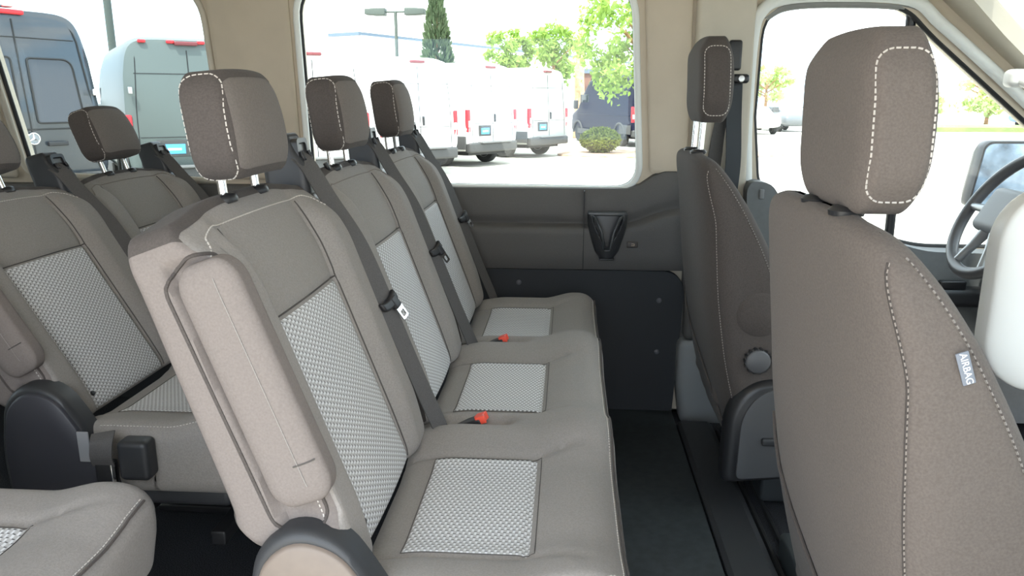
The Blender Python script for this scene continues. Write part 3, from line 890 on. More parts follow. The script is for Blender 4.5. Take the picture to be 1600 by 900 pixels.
    mesh('side_cover', loft([[(cx + (a - cx) * k, side - yy, cz + (b - cz) * k) for a, b in pl] for k, yy in ((1, -.03), (1, .004), (.96, .016), (.9, .02))]), BLK, r)
    mesh('side_cover_panel', loft([[(cx + .01 + (a - cx) * k, side - yy, cz + (b - cz) * k) for a, b in pl] for k, yy in ((.88, .018), (.87, .024), (.8, .026))]), mat('cover_grey', (.065, .066, .07), .5), r)
    mesh('seat_rail', join(rbox((.25, .012, .012), .004, (1, 1, 1), 2, c=(.72, yc - .17, .165)), rbox((.25, .012, .012), .004, (1, 1, 1), 2, c=(.72, yc + .17, .165))), STEEL, r)
    mesh('seat_pedestal', rbox((.17, .20, .075), .012, (3, 3, 2), 2, c=(.70, yc, .070)), mat('pedestal_dark', (.03, .033, .035), .5), r)
    mesh('lift_handle', rbox((.07, .008, .010), .006, (2, 1, 1), 2, c=(.56, side - .028, .225)), BLK2, r)
    return r, bvh
pas, pb = front_seat('front_passenger_seat', 'near front seat seen from behind, brown-grey cloth with airbag tag', 1.043, 1.024, .995, tag=True)
drv, db = front_seat('driver_seat', 'far front seat by the driver door, headrest raised on chrome posts', 2.12, 1.098, 2.085)
# airbag tag sewn in the passenger seat's outboard seam
tp, tn = cast(pb, (.405, .5, .786), (0, 1, 0), .001)
TG = Matrix.Translation(tp + Vector((0, -.002, 0))) @ Matrix.Rotation(radians(70), 4, 'Y')
tagm = mesh('airbag_tag', rbox((.018, .0012, .0065), .001, (2, 1, 1), 2), mat('tag_grey_blue', (.20, .22, .26), .6), pas, TG)
tc_ = bpy.data.curves.new('tag_text', 'FONT'); tc_.body = 'AIRBAG'; tc_.size = .0100; tc_.align_x = 'CENTER'; tc_.align_y = 'CENTER'; tc_.extrude = .0003
to_ = bpy.data.objects.new('tmp', tc_); C.objects.link(to_); bpy.context.view_layer.update()
tme = bpy.data.meshes.new_from_object(to_.evaluated_get(bpy.context.evaluated_depsgraph_get())); bpy.data.objects.remove(to_)
tme.transform(TG @ T(0, -.0016, 0) @ Matrix.Rotation(radians(90), 4, 'X'))
tme.materials.append(mat('tag_white', (.85, .85, .88), .6))
txt = bpy.data.objects.new('tag_lettering', tme); C.objects.link(txt); txt.parent = tagm

# driver's shoulder belt on the pillar
sb = thing('shoulder_belt', 'black driver shoulder belt hanging down the pale pillar', 'seat belt', (0, 0, 0))
mesh('webbing', ribbon(smoothpath([(.508, 2.500, 1.12), (.512, 2.498, 1.0), (.518, 2.492, .85), (.505, 2.48, .70), (.49, 2.47, .50), (.48, 2.47, .34)]), (1, .25, 0), .050, .0015), mat('belt_dark_blue_black', (.020, .025, .030), .6), sb)
mesh('webbing_return', ribbon(smoothpath([(.500, 2.505, 1.12), (.480, 2.512, 1.0), (.462, 2.510, .85), (.455, 2.505, .62)]), (1, .3, 0), .046, .0015), WEB, sb)
mesh('height_adjuster', rbox((.020, .010, .045), .008, (2, 1, 3), 3, c=(.505, 2.508, 1.185)), BLK, sb)
mesh('belt_loop', rbox((.034, .012, .014), .010, (3, 2, 2), 3, c=(.515, 2.492, 1.115)), BLK, sb)
mesh('loop_bolt', lathe([(0, 0), (.011, 0), (.009, .006), (0, .007)], 16, T(.523, 2.481, 1.115) @ Matrix.Rotation(pi / 2, 4, 'X')), STEEL, sb)

# cup holder and usb socket in the side trim
ch = thing('cup_holder', 'black plastic cup holder pocket set in the grey side trim', 'cup holder', (.129, 2.49, .632))
def pocket():
    out = []
    n = 28
    def half(z):   # half width against height
        k = (z + .085) / .145
        return .022 + .036 * min(1, k * 1.25) ** .8 if k > 0 else .02
    rings = []
    zs = [-.088, -.080, -.065, -.04, -.01, .02, .045, .056, .062]
    for z in zs:
        w = half(z); dep = .010 + .050 * sstep(-.09, .05, z)
        rings.append([(w * cos(pi * j / n), -dep * sin(pi * j / n), z) for j in range(n + 1)])
    v1, f1 = loft(rings, False, False)
    return v1, f1, rings
v1, f1, rg = pocket()
zs = [-.088, -.05, .0, .045, .060]
ringsO = [[(((.020 + .040 * sstep(-.10, .035, z))) * cos(pi * j / 28), -(.012 + .045 * sstep(-.09, .05, z)) * sin(pi * j / 28) ** .8, z) for j in range(29)] for z in zs]
# outer shell, notched at the front
def shell(scale, m, name, notch):
    V = []; Fc = []; Z = [-.088 + .148 * i / 20 for i in range(21)]; n = 40
    for z in Z:
        w = (.030 + .030 * sstep(-.10, .045, z)) * (1 - .45 * sstep(-.055, -.09, z)) * scale; d = (.014 + .040 * sstep(-.10, .05, z)) * scale
        for j in range(n + 1):
            a = pi * j / n; V.append((w * cos(a), -d * sin(a), z))
    for i in range(20):
        for j in range(n):
            zc = Z[i]; a = pi * (j + .5) / n
            if notch and abs(a - pi / 2) < .25 + .75 * max(0, (zc + .045)) / .105 and zc > -.052: continue
            Fc.append((i * (n + 1) + j, i * (n + 1) + j + 1, (i + 1) * (n + 1) + j + 1, (i + 1) * (n + 1) + j))
    o = mesh(name, (V, Fc), m, ch)
    s = o.modifiers.new('thick', 'SOLIDIFY'); s.thickness = .004; s.offset = -1
    return o
shell(1.0, BLK2, 'cup_shell', True)
mesh('cup_back', rbox((.050, .003, .072), .003, (2, 1, 2), 2, lambda x, y, z: (x * (.45 + .55 * sstep(-.09, .03, z)), y, z), c=(0, .004, -.012)), BLK, ch)
mesh('cup_rim', join(rbox((.064, .012, .006), .004, (3, 1, 1), 2, c=(0, -.004, .062)), tube([(-.056, -.012, .058), (-.040, -.034, .052), (-.020, -.046, .010), (-.010, -.040, -.045), (.010, -.040, -.045), (.020, -.046, .010), (.040, -.034, .052), (.056, -.012, .058)], .0045, 8)), mat('rim_plastic', (.05, .055, .058), .3), ch)
mesh('cup_floor', rbox((.024, .016, .003), .003, (2, 2, 1), 2, c=(0, -.014, -.084)), BLK, ch)
us = thing('usb_socket', 'small dark socket with a light mark beside the cup holder', 'socket', (.213, 2.496, .592))
mesh('socket_plate', rbox((.018, .003, .010), .003, (1, 1, 1), 2), mat('socket_brown', (.05, .04, .036), .5), us)
mesh('socket_mark', join(box(-.004, .006, -.0040, -.003, .002, .0035), box(-.004, .006, -.0040, -.003, -.004, -.0025), box(.005, .0065, -.0040, -.003, -.004, .0035)), mat('socket_mark_cream', (.7, .55, .4), .5), us, smooth=False)

# steering wheel, dashboard, grab handle, pale panel
sw = thing('steering_wheel', 'steering wheel with pale spokes in front of the driver seat', 'steering wheel', (1.125, 2.05, .765))
WM = Matrix.Rotation(radians(-60), 4, 'Y')
# wheel plane spanned by local x (up the rim) and y; normal = local z towards the driver
def torus(R, r, n=64, m=12, sx=1):
    rings = [[(cos(a) * (R + r * cos(b)), sin(a) * (R + r * cos(b)), r * sin(b)) for b in [2 * pi * j / m for j in range(m)]] for a in [2 * pi * i / n for i in range(n + 1)]]
    return loft(rings, True, False)
mesh('rim', torus(.175, .0155), mat('wheel_leather', (.10, .10, .105), .35), sw, WM)
mesh('hub', rbox((.062, .07, .022), .02, (3, 3, 2), 4, c=(0, 0, .012)), mat('hub_grey', (.30, .32, .34), .45), sw, WM)
for a in (pi / 2, -pi / 2, pi - .38, pi + .38):
    d = Vector((cos(a), sin(a), 0))
    mesh('spoke', tube([d * .04 + Vector((0, 0, .004)), d * .11, d * .172], [.018, .012, .010], 10), mat('spoke_silver', (.42, .44, .46), .3, metal=.4), sw, WM)
mesh('column', cyl((0, 0, -.02), (0, 0, -.11), .045, 20, .055), BLK2, sw, WM)
mesh('stalk', tube([(0, .03, -.03), (.03, .14, -.03)], .006, 8), BLK, sw, WM)
dash = thing('dashboard', 'dark dashboard under the windscreen beyond the steering wheel', 'dashboard', (0, 0, 0))
mesh('dash_top', loft([[(1.33, y, .40), (1.30, y, .62), (1.38, y, .685), (1.55, y, .70), (1.86, y, .715), (1.93, y, .66), (1.93, y, .30), (1.45, y, .28)] for y in (.36, 1.0, 1.6, 2.1, 2.44)]), BLK2, dash)
mesh('dash_vent', rbox((.012, .05, .03), .008, (1, 2, 2), 2, c=(1.300, 2.36, .58)), mat('vent_grey', (.12, .13, .14), .35), dash)
mesh('instrument_hood', rbox((.10, .15, .04), .03, (3, 4, 2), 3, c=(1.42, 2.05, .715)), BLK2, dash)
gh = thing('grab_handle', 'white grab handle fixed on the windscreen pillar', 'handle', (0, 0, 0))
mesh('grip', tube(smoothpath([(1.292, 2.395, 1.110), (1.318, 2.350, 1.082), (1.40, 2.345, 1.010), (1.50, 2.35, .935), (1.535, 2.40, .92)]), .016, 12), mat('handle_white', (.80, .79, .76), .4), gh)
mesh('handle_cap', rbox((.030, .028, .026), .018, (2, 2, 2), 4, c=(1.290, 2.405, 1.112)), mat('handle_white', (.8, .79, .76), .4), gh)
mesh('handle_cap', rbox((.026, .028, .022), .016, (2, 2, 2), 4, c=(1.535, 2.41, .925)), mat('handle_white', (.8, .79, .76), .4), gh)
pp = thing('pale_panel', 'bright white rounded panel at the right edge, behind the near front seat', 'panel', (0, 0, 0))
mesh('panel_body', rbox((.30, .035, .165), (.09, .02, .09), (4, 2, 4), 6, c=(.965, 1.235, .760)), mat('panel_white', (.88, .88, .86), .35), pp)
mesh('panel_bracket', rbox((.04, .02, .02), .01, (1, 1, 2), 2, c=(1.255, 1.235, .66)), BLK2, pp)
mesh('panel_inset', rbox((.10, .004, .10), .02, (2, 1, 2), 3, c=(.95, 1.199, .73)), mat('panel_tan', (.62, .50, .40), .5), pp)

# driver's outside mirror
mi = thing('side_mirror', 'outside driver mirror with painted blue sky reflection beyond the door glass', 'mirror', (1.56, 2.92, .79))
mo = roundpoly([(-.105, -.115), (.10, -.115), (.12, .10), (.09, .118), (-.055, .118), (-.075, .10)], [.02, .03, .03, .03, .02, .02], 5)
mesh('mirror_housing', loft([[(a * k, yy, b * k) for a, b in mo] for k, yy in ((1, -.012), (1.03, .0), (1.02, .04), (.8, .09), (.4, .11))]), BLK, mi, Matrix.Rotation(radians(0), 4, 'Z'))
mesh('mirror_glass', loft([[(a * k, yy, b * k) for a, b in mo] for k, yy in ((.93, -.010), (.93, -.0155))]), mat('mirror_painted_sky', (.22, .30, .42), .12, metal=.6, noise=.5, nscale=14), mi, smooth=False)  # sky reflection painted into the glass as mottled blue
mesh('mirror_arm', tube([(.02, .03, -.09), (.02, -.10, -.16), (.02, -.28, -.20)], [.03, .025, .03], 10), BLK, mi)

# ================================================================== OUTSIDE
gnd = mat('lot_concrete', (.50, .47, .41), .9, noise=.12, nscale=.8)
struct('floor_lot', ([(-80, -30, GZ), (120, -30, GZ), (120, 150, GZ), (-80, 150, GZ)], [(0, 1, 2, 3)]), gnd, smooth=False).name = 'ground'
def paint(name, c, rough=.25): return mat(name, c, rough, coat=.6)
PW = paint('white_paint', (.80, .80, .79)); PS = paint('silver_paint', (.50, .52, .50)); PD = paint('slate_paint', (.030, .038, .048), .15)
PG = mat('grey_green_paint', (.10, .122, .118), .4, spec=.4); PB = mat('navy_paint', (.004, .005, .022), .4, spec=.2)
TYRE = mat('tyre', (.03, .03, .03), .8); LENS = mat('red_lens', (.75, .02, .03), .25); CLAD = mat('grey_cladding', (.05, .05, .05), .6)
VG = mat('dark_vehicle_glass', (.02, .025, .03), .08); PLB = mat('plate_blue', (.08, .35, .65), .4); PLW = mat('plate_white', (.75, .78, .8), .4)
def van_body(Ln, Wd, Ht, rear_tilt=.10, shoulder=.25):
    """local: rear face at x=0 looking to -x, forward +x, z from ground"""
    st = [(0.0, .42, Ht - .16, .93), (.03, .40, Ht - .05, .98), (.25, .36, Ht, 1), (.8, .34, Ht + .01, 1), (Ln * .62, .34, Ht, 1), (Ln * .70, .34, Ht - .12, 1), (Ln * .80, .34, Ht - .72, .98), (Ln * .84, .34, 1.42, .97), (Ln * .96, .34, 1.16, .92), (Ln, .36, .95, .84)]
    rings = []
    for i, (x, z0, z1, wk) in enumerate(st):
        ring = []
        hz_, cz_ = (z1 - z0) / 2, (z1 + z0) / 2; w = Wd / 2 * wk
        for (a, b) in sring(40, 1, 1, 7.0):
            zz = cz_ + b * hz_
            nar = 1 - (.11 * sstep(1.1, Ht, zz) ** 1.4)
            xx = x + (rear_tilt * sstep(1.0, Ht, zz) if i < 3 else 0)
            ring.append((xx, a * w * nar, zz))
        rings.append(ring)
    return loft(rings)
def wheel(parent, x, y, sgn, R=.36, rim=STEEL, name='wheel'):
    w = mesh(name, lathe([(.20, -.11), (R - .03, -.11), (R, -.07), (R, .07), (R - .03, .11), (.20, .11)], 28, T(x, y, R) @ Matrix.Rotation(pi / 2, 4, 'X')), TYRE, parent)
    mesh('rim', lathe([(0, .06), (.05, .065), (.07, .02), (.18, .03), (.215, .112), (.205, .116), (.19, .0), (0, -.02)] if sgn < 0 else [(0, -.06), (.05, -.065), (.07, -.02), (.18, -.03), (.215, -.112), (.205, -.116), (.19, 0), (0, .02)], 20, T(x, y, R) @ Matrix.Rotation(pi / 2, 4, 'X')), rim, w)
    return w
def rearpt(bv, y, z): 
    return cast(bv, (-1.5, y, z), (1, 0, 0), .0, 4)[0].x
def promaster(label, loc, ang, paintm, group, plate=True, chassis=True, Ht=2.5, name='cargo_van', win=False, Ln=5.8):
    r = thing(name, label, 'van', (loc[0], loc[1], GZ), ang, group); r.scale = (1.06, 1.06, 1.06)
    Wd = 2.0
    vf = van_body(Ln, Wd, Ht)
    bd = mesh('body', vf, paintm, r); bv = bvh_of(vf)
    lines = []
    lines.append(tube([(rearpt(bv, 0, z) - .002, 0, z) for z in [.55 + (Ht - .75) * i / 12 for i in range(13)]], .008, 5))
    for sy in (-1, 1): lines.append(tube([(rearpt(bv, sy * .80, z) - .002, sy * (.80 - .07 * sstep(1.2, Ht, z)), z) for z in [.55 + (Ht - .78) * i / 12 for i in range(13)]], .007, 5))
    for z in (1.05, Ht - .55): lines.append(tube([(rearpt(bv, y, z) - .002, y, z) for y in [-.78 + 1.56 * i / 10 for i in range(11)]], .006, 5))
    mesh('door_gaps', join(*lines), RUB, bd)
    for sy in (-1, 1):
        V = rbox((.05, .055, .27), .025, (2, 2, 4), 3, c=(.055, sy * .925, 1.12))
        tl = mesh('tail_light', V, LENS, r)
        mesh('reverse_lens', rbox((.02, .04, .075), .012, (1, 2, 2), 2, c=(.014, sy * .915, 1.05)), mat('clear_lens', (.75, .72, .72), .3), tl)
        mesh('lower_side_cladding', rbox((1.15, .02, .10), .01, (3, 1, 1), 2, c=(3.6, sy * 1.0, .43)), CLAD, r)
        for x in (.95, Ln - 1.0):
            wheel(r, x, sy * .86, -sy)
            mesh('wheel_arch', tube([(x + .45 * cos(a), sy * .985, .36 + .45 * sin(a)) for a in [pi * i / 12 for i in range(13)]], .045, 6), CLAD, r)
        mesh('door_mirror', rbox((.07, .09, .17), .04, (2, 2, 2), 3, c=(Ln * .80, sy * 1.16, 1.45)), CLAD, r)
    if chassis:
        mesh('rear_quarter_cladding', rbox((.45, .02, .16), .02, (2, 1, 2), 2, c=(.52, .985, .60)), CLAD, r)
    mesh('bumper', rbox((.09, .95, .12), .05, (2, 6, 2), 3, lambda x, y, z: (x + .06 * (y / .95) ** 4, y, z), c=(-.01, 0, .48)), CLAD, r)
    mesh('bumper_step', rbox((.11, .60, .02), .015, (2, 2, 1), 2, c=(-.05, 0, .60)), mat('step_grey', (.13, .13, .13), .6), r)
    mesh('underbody', box(.2, Ln - .3, -.75, .75, .28, .44), RUB, r, smooth=False)
    pz = .88
    x = rearpt(bv, .30, pz)
    pm = mesh('plate_recess', rbox((.015, .24, .13), .01, (1, 2, 2), 2, c=(x, .32, pz)), CLAD, r)
    mesh('number_plate', rbox((.004, .16, .075), .004, (1, 2, 2), 2, c=(x - .018, .32, pz - .01)), PLB, pm)
    mesh('plate_text_band', box(x - .0235, x - .0222, .22, .42, pz - .03, pz + .005), PLW, pm, smooth=False)
    mesh('door_handle', rbox((.03, .022, .10), .015, (1, 1, 3), 3, c=(rearpt(bv, -.06, 1.18) - .01, -.08, 1.18)), BLK, r)
    mesh('brake_light', rbox((.06, .17, .03), .02, (1, 4, 1), 3, c=(rearpt(bv, 0, Ht - .13) - .01, 0, Ht - .10)), mat('smoked_red', (.16, .03, .035), .3), r)
    mesh('windscreen', loft([[(x_, y, z_) for y in (-.75, .75)] + [(x_ + .01, y, z_ + .02) for y in (.75, -.75)] for x_, z_ in ((Ln * .70, Ht - .10), (Ln * .835, 1.50))]), VG, r, smooth=False)
    if win:
        x = rearpt(bv, .4, 1.7)
    mesh('side_window', rbox((.42, .012, .22), .03, (1, 1, 1), 2, c=(Ln * .73, .955, 1.62)), VG, r)
    mesh('side_moulding', rbox((2.3, .012, .02), .008, (2, 1, 1), 2, c=(2.5, .995, 1.08)), paintm, r)
    return r
A1 = radians(147)
G1 = 'vans parked in the row behind the window'
promaster('white cargo van mostly behind the middle bench headrests, nearest of the white row', (-4.75, 14.5), radians(122), PW, G1, Ln=3.9)
promaster('second white cargo van, its tail light just right of the far headrest', (-3.35, 17.6), radians(134), PW, G1, Ln=4.4)
promaster('third white cargo van with blue plate, centre of the big window', (-2.0, 20.7), A1, PW, G1)
promaster('silver-white van at right end of the white row, beside the brown wall', (-.6, 24.0), A1, PS, G1)
promaster('navy blue van parked behind the round bush', (3.25, 29.4), radians(112), PB, G1, Ht=2.55)
# grey van in the rear side window
gv = promaster('grey-green van with red roof marker lamps, right of the slate van', (-6.2, 12.6), radians(126), PG, 'vans seen in the rear side window', Ht=2.55)
for y in (-.62, -.22, .22, .62):
    mesh('marker_lamp', rbox((.04, .055, .022), .015, (1, 1, 1), 3, c=(.10, y, 2.47)), LENS, gv)
mesh('hinge', rbox((.03, .03, .05), .01, (1, 1, 1), 2, c=(-.02, .86, 1.75)), STEEL, gv)
# slate van with the star badge
sv = thing('slate_van', 'dark slate high-roof van with round silver star badge at far left', 'van', (-7.65, 10.7, GZ), radians(157), 'vans seen in the rear side window'); sv.scale = (1.06, 1.14, 1.06)
svf = van_body(6.6, 2.05, 2.82, .16)
sbody = mesh('body', svf, PD, sv); sbv = bvh_of(svf)
ln = [tube([(rearpt(sbv, 0, z) - .003, 0, z) for z in [.5 + 2.15 * i / 14 for i in range(15)]], .010, 5)]
for sy in (-1, 1): ln.append(tube([(rearpt(sbv, sy * .8, z) - .003, sy * (.90 - .11 * sstep(1.2, 2.8, z) - .10 * sstep(2.45, 2.66, z)), z) for z in [.5 + 2.14 * i / 18 for i in range(19)]], .010, 5))
for z in (2.42, ): ln.append(tube([(rearpt(sbv, y, z) - .003, y, z) for y in [-.76 + 1.52 * i / 12 for i in range(13)]], .008, 5))
for z in (1.22,): ln.append(tube([(rearpt(sbv, y, z) - .003, y, z) for y in [-.88 + 1.76 * i / 12 for i in range(13)]], .012, 5))
mesh('door_gaps', join(*ln), RUB, sbody)
for sy in (-1, 1):
    lp_ = roundpoly([(sy * .10, 1.30), (sy * .74, 1.30), (sy * .68, 2.16), (sy * .10, 2.16)], [.05, .05, .14, .05], 6); lp_.append(lp_[0])
    pw_ = [(rearpt(sbv, a, b) - .004, a, b) for a, b in lp_]
    mesh('door_window', tube(pw_, .014, 5), RUB, sv)
    V = [(rearpt(sbv, a, b) - .002, a, b) for a, b in lp_[:-1]]
    mesh('window_pane', (V, [tuple(range(len(V)))]), mat('slate_glass', (.05, .06, .075), .05), sv, smooth=False)
    mesh('tail_light', rbox((.04, .05, .22), .03, (1, 1, 2), 3, c=(.05, sy * .93, 1.0)), LENS, sv)
    for x in (1.3, 5.3): wheel(sv, x, sy * .86, -sy)
mesh('bumper', rbox((.09, .98, .12), .05, (2, 4, 2), 3, c=(-.01, 0, .48)), CLAD, sv)
mesh('hinge', rbox((.035, .05, .045), .012, (1, 1, 1), 2, c=(rearpt(sbv, -.92, 1.72) - .02, -.93, 1.72)), CHROME, sv)
mesh('door_handle', rbox((.03, .13, .03), .015, (1, 3, 1), 3, c=(rearpt(sbv, -.3, 1.05) - .02, -.30, 1.02)), BLK, sv)
mesh('roof_lamp', rbox((.05, .16, .03), .02, (1, 4, 1), 3, c=(.17, .0, 2.74)), LENS, sv)
mesh('roof_camera', rbox((.07, .07, .05), .03, (1, 1, 1), 3, c=(.20, .02, 2.84)), STEEL, sv)
ex = rearpt(sbv, .0, 1.13) - .02
BM = T(ex, .0, 1.10) @ Matrix.Rotation(-pi / 2, 4, 'Y')
em = mesh('star_badge', torus(.075, .009, 32, 8), CHROME, sv, BM)
arms = []
for k in range(3):
    a = 2 * pi * k / 3
    arms.append(tube([(0, 0, .006), (.074 * cos(a), .074 * sin(a), .0)], [.017, .005], 4))
mesh('star_arms', join(*arms), CHROME, em, BM)
mesh('badge_disc', lathe([(0, -.006), (.07, -.006), (.07, -.003), (0, -.003)], 24, BM), mat('badge_grey', (.25, .27, .29), .3), em)

# lamp posts
def lamp_post(label, x, y, H, heads=True):
    r = thing('lamp_post', label, 'lamp post', (x, y, GZ), 0, None)
    g = mat('post_grey_green', (.06, .075, .065), .6)
    mesh('pole', cyl((0, 0, 0), (0, 0, H), .10, 12, .085), g, r)
    if heads:
        for sx in (-1, 1):
            hd = mesh('lamp_head', rbox((.52, .28, .18), .06, (2, 1, 1), 3, lambda a, b, c: (a, b, c * (1 - .3 * (a * sx > 0) * abs(a) / .62)), c=(sx * 1.0, 0, H)), g, r)
            mesh('head_arm', cyl((0, 0, H), (sx * .6, 0, H), .05, 8), g, hd)
    return r
lamp_post('twin-headed lamp post above the white vans', -8.75, 40.0, 6.0)
lamp_post('plain grey pole rising behind the grey-green van', -11.6, 19.6, 8.5, False)
# far white building with its roof line
bld = thing('white_building', 'long white building with thin blue-grey roof edge beyond the vans', 'building', (0, 0, 0))
pA, pB_ = Vector((-11.2, 42.5, 0)), Vector((-4.6, 56, 0)); pC = Vector((8, 82, 0))
def wallseg(a, b, z0, z1, th):
    d = (b - a).normalized(); n = Vector((-d.y, d.x, 0)) * th
    v = [(p.x, p.y, z) for p in (a, b, b + n, a + n) for z in (z0, z1)]
    return v, [(0, 2, 3, 1), (2, 4, 5, 3), (4, 6, 7, 5), (6, 0, 1, 7), (1, 3, 5, 7), (0, 6, 4, 2)]
mesh('walls', wallseg(pA, pC, GZ, 4.45, 2), mat('stucco_white', (.8, .8, .78), .8), bld, smooth=False)
mesh('roof_edge', wallseg(pA + Vector((-.1, -.1, 0)), pC, 4.45, 4.62, 2.2), mat('roof_blue_grey', (.10, .14, .19), .6), bld, smooth=False)
bw = thing('brown_building', 'reddish-brown wall showing between the silver van and the navy van', 'building', (0, 0, 0))
mesh('walls', box(.4, 4.2, 38, 44, GZ, 2.3), mat('brown_brick', (.16, .075, .05), .8, noise=.2, nscale=3), bw, smooth=False)
mesh('roof_cap', box(.3, 4.3, 37.9, 44.1, 2.3, 2.5), mat('roof_blue_grey', (.25, .32, .4), .6), bw, smooth=False)

# trees
def leaves(cx, cy, cz, rx, ry, rz, n, size, rnd, clumps=24):
    V, Fc = [], []
    cl = []
    for _ in range(clumps):
        while True:
            p = Vector((rnd.uniform(-1, 1), rnd.uniform(-1, 1), rnd.uniform(-1, 1)))
            if p.length < 1: break
        cl.append(p)
    for i in range(n):
        c = rnd.choice(cl)
        p = c * .82 + Vector((rnd.gauss(0, .13), rnd.gauss(0, .13), rnd.gauss(0, .10)))
        p = Vector((cx + p.x * rx, cy + p.y * ry, cz + p.z * rz))
        a = Vector((rnd.gauss(0, 1), rnd.gauss(0, 1), rnd.gauss(0, 1))).normalized()
        b = a.cross(Vector((rnd.gauss(0, 1), rnd.gauss(0, 1), rnd.gauss(0, 1)))).normalized()
        s = size * rnd.uniform(.6, 1.3); k = len(V)
        V += [p - a * s, p + b * s * .5, p + a * s, p - b * s * .5]; Fc.append((k, k + 1, k + 2, k + 3))
    return V, Fc
def leafmat(name, c, tr=.45):
    m = mat(name, c, .7, spec=.1, noise=.35, nscale=2.0)
    t = m.node_tree; b = t.nodes['Principled BSDF']; o = t.nodes['Material Output']
    tl = t.nodes.new('ShaderNodeBsdfTranslucent'); tl.inputs[0].default_value = (c[0] * 1.5, c[1] * 1.4, c[2], 1)
    mx = t.nodes.new('ShaderNodeMixShader'); mx.inputs[0].default_value = tr
    t.links.new(b.outputs[0], mx.inputs[1]); t.links.new(tl.outputs[0], mx.inputs[2]); t.links.new(mx.outputs[0], o.inputs[0])
    return m
LF = leafmat('leaf_green', (.24, .36, .10)); LFD = leafmat('conifer_green', (.09, .13, .07), .2); BARK = mat('bark', (.30, .17, .09), .9, noise=.3, nscale=6)
def tree(name, label, x, y, H, r, rz, n, size, seed, m=LF, trunk=.12, grp='trees beyond the vans', off=0.0):
    rnd = random.Random(seed)
    t = thing(name, label, 'tree', (x, y, GZ), 0, grp)
    mesh('trunk', tube([(0, 0, 0), (.05, 0, H * .4), (0, .05, H * .8)], [trunk, trunk * .8, trunk * .35], 8), BARK, t)
    br = []
    for i in range(7):
        a = rnd.uniform(0, 2 * pi) if off == 0 else pi + rnd.uniform(-.7, .7); z = H * rnd.uniform(.4, .7)
        br.append(tube([(0, 0, z), (cos(a) * r * .4, sin(a) * r * .4, z + rz * .3), (cos(a) * r * .75, sin(a) * r * .75, z + rz * .55)], [trunk * .4, trunk * .3, trunk * .12], 5))
    mesh('branches', join(*br), BARK, t)
    f = mesh('foliage', leaves(off, 0, H - rz * .85, r, r, rz, n, size, rnd), m, t, smooth=False); f['kind'] = 'stuff'
    return t
tree('leafy_tree', 'left of the two loose green trees above the third white van', -2.6, 33.5, 4.6, 1.15, 1.15, 1500, .13, 3)
tree('leafy_tree', 'bushy green tree above the silver van', -.75, 35, 4.9, 1.25, 1.45, 1700, .14, 4)
tree('leafy_tree', 'large bright green tree at right edge of the big window, over the navy van', 2.35, 24.2, 5.0, 1.35, 2.0, 2700, .11, 11, trunk=.09, off=-.85)
rt = thing('reddish_tree', 'tan-orange bare tree trunk rising above the brown wall', 'tree', (.42, 36.6, GZ), 0, None)
mesh('trunk', tube([(0, 0, 0), (.05, 0, 1.5), (.0, 0, 3.0), (.1, 0, 4.9)], [.26, .24, .22, .16], 8), mat('tan_bark', (.62, .38, .20), .9, noise=.3, nscale=8), rt)
# conifer
cf_ = thing('conifer', 'tall narrow dark conifer beside the twin-headed lamp post', 'tree', (-6.45, 38.5, GZ), 0, None)
rnd = random.Random(5)
V, Fc = [], []
for i in range(5200):
    z = rnd.uniform(.3, 7.2); R = .95 * (1 - (z / 7.6) ** 2.2) * rnd.uniform(.55, 1.05); a = rnd.uniform(0, 2 * pi)
    p = Vector((cos(a) * R, sin(a) * R, z)); d = Vector((cos(a) * .5, sin(a) * .5, 1)).normalized(); b = d.cross(Vector((rnd.gauss(0, 1), rnd.gauss(0, 1), 0))).normalized(); s = rnd.uniform(.10, .2); k = len(V)
    V += [p - d * s, p + b * s * .35, p + d * s, p - b * s * .35]; Fc.append((k, k + 1, k + 2, k + 3))
mesh('trunk', cyl((0, 0, 0), (0, 0, 6.5), .14, 8, .04), BARK, cf_)
mesh('foliage', (V, Fc), LFD, cf_, smooth=False)['kind'] = 'stuff'
# round bush on the gravel island
bu = thing('round_bush', 'round clipped yellow-green bush in front of the navy van', 'bush', (1.02, 25.6, GZ + .03))
rnd = random.Random(9); V, Fc = [], []
for i in range(2600):
    d = Vector((rnd.gauss(0, 1), rnd.gauss(0, 1), rnd.gauss(0, 1))).normalized(); k_ = rnd.uniform(.82, 1.03)
    p = Vector((d.x * .66 * k_, d.y * .6 * k_, .42 + d.z * .40 * k_)); 
    if p.z < 0: continue
    a = Vector((rnd.gauss(0, 1), rnd.gauss(0, 1), rnd.gauss(0, 1))).normalized(); b = a.cross(d).normalized(); s = rnd.uniform(.04, .075); k = len(V)
    V += [p - a * s, p + b * s * .5, p + a * s, p - b * s * .5]; Fc.append((k, k + 1, k + 2, k + 3))
mesh('foliage', (V, Fc), leafmat('bush_leaf', (.17, .20, .05), .25), bu, smooth=False)['kind'] = 'stuff'
mesh('bush_core', rbox((.52, .48, .30), .29, (2, 2, 2), 4, c=(0, 0, .38)), mat('bush_core', (.07, .075, .03), .9), bu)
isl = [(-.5, 24.4), (1.4, 23.7), (4.5, 23.6), (7, 25), (6, 28), (2.2, 27.6), (.0, 26.6)]
il = roundpoly(isl, .8, 5)
struct('gravel_island', loft([[(a, b, GZ) for a, b in il], [(a, b, GZ + .05) for a, b in il]]), mat('gravel_tan', (.40, .27, .19), .95, noise=.4, nscale=3), smooth=False).name = 'trim_18'
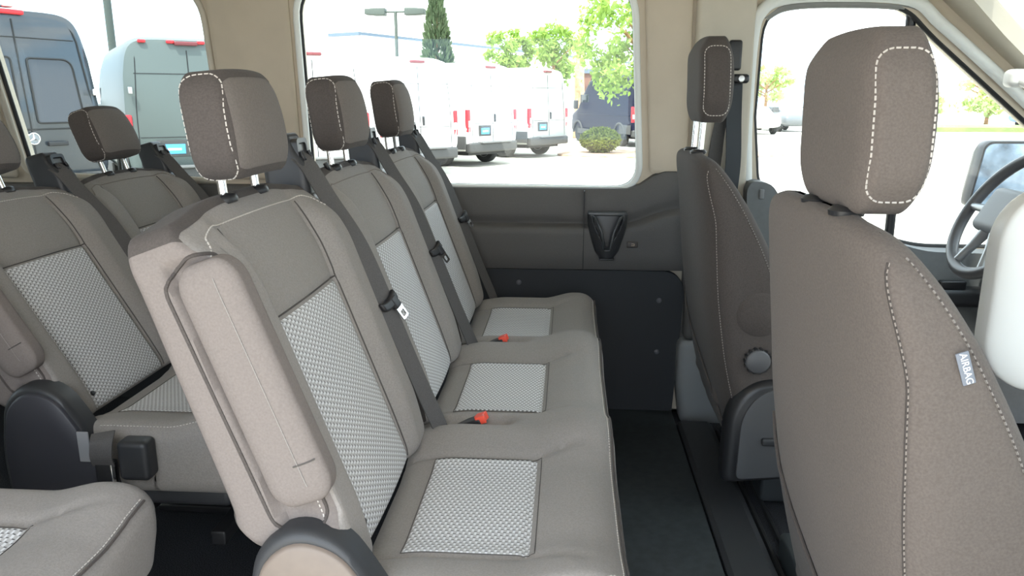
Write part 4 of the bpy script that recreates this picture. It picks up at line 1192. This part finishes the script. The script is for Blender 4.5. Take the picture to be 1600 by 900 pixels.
# distant grass island, hedges, cars at the right
g2 = roundpoly([(19, 45), (60, 43), (62, 49), (22, 50)], 1.5, 4)
gr = mesh('grass_verge', loft([[(a, b, GZ) for a, b in g2], [(a, b, GZ + .25) for a, b in g2]]), mat('grass_green', (.16, .26, .07), .9, noise=.4, nscale=.7), smooth=False)
prop(gr, 'strip of green grass far off at the right beyond the windscreen pillar', 'grass')
def car(label, x, y, ang, m):
    r = thing('parked_car', label, 'car', (x, y, GZ), ang, 'cars parked far off on the right')
    st = [(0, .45, .80, .86), (.1, .35, .95, .95), (.7, .3, 1.02, 1), (1.1, .3, 1.42, .92), (2.4, .3, 1.46, .90), (3.1, .3, 1.02, 1), (4.1, .32, .88, .96), (4.4, .40, .70, .85)]
    rings = [[(X, a * .9 * wk * (1 - .2 * sstep(.95, 1.45, (z0 + z1) / 2 + b * (z1 - z0) / 2)), (z0 + z1) / 2 + b * (z1 - z0) / 2) for a, b in sring(24, 1, 1, 4)] for X, z0, z1, wk in st]
    mesh('body', loft(rings), m, r)
    mesh('side_glass', join(rbox((.85, .01, .15), .05, (1, 1, 1), 2, c=(1.9, .80, 1.2)), rbox((.85, .01, .15), .05, (1, 1, 1), 2, c=(1.9, -.80, 1.2))), VG, r)
    for X in (.85, 3.5):
        for sy in (-.8, .8): wheel(r, X, sy, -1 if sy > 0 else 1, .32)
    return r
car('white parked car, leftmost seen through the door window', 9.9, 40.5, radians(100), PW)
car('dark grey parked car left of the near front headrest', 12.6, 44, radians(100), paint('car_grey', (.10, .11, .12)))
car('blue parked car beyond the grass verge', 28.5, 52.5, radians(5), paint('car_blue', (.05, .16, .45)))
car('pale silver parked car right of the near front headrest', 23.0, 54.5, radians(60), PS)
LFP = leafmat('hazed_leaf', (.40, .50, .26))  # leaf colour paled to imitate glare haze over the far trees
for i, (x, y, H, lab) in enumerate([(10.3, 58, 3.8, 'haze-paled distant tree at left of the door window'), (15.0, 62, 4.2, 'distant tree just left of the near front headrest'), (25.5, 61, 3.0, 'small distant tree right of the near headrest'), (30.5, 60, 3.4, 'distant tree behind the blue parked car'), (36.5, 60, 3.2, 'distant tree low behind the windscreen pillar')]):
    tree('distant_tree', lab, x, y, H, 2.4, 1.5, 900, .26, 40 + i, m=LFP, trunk=.15, grp='distant trees on the right')
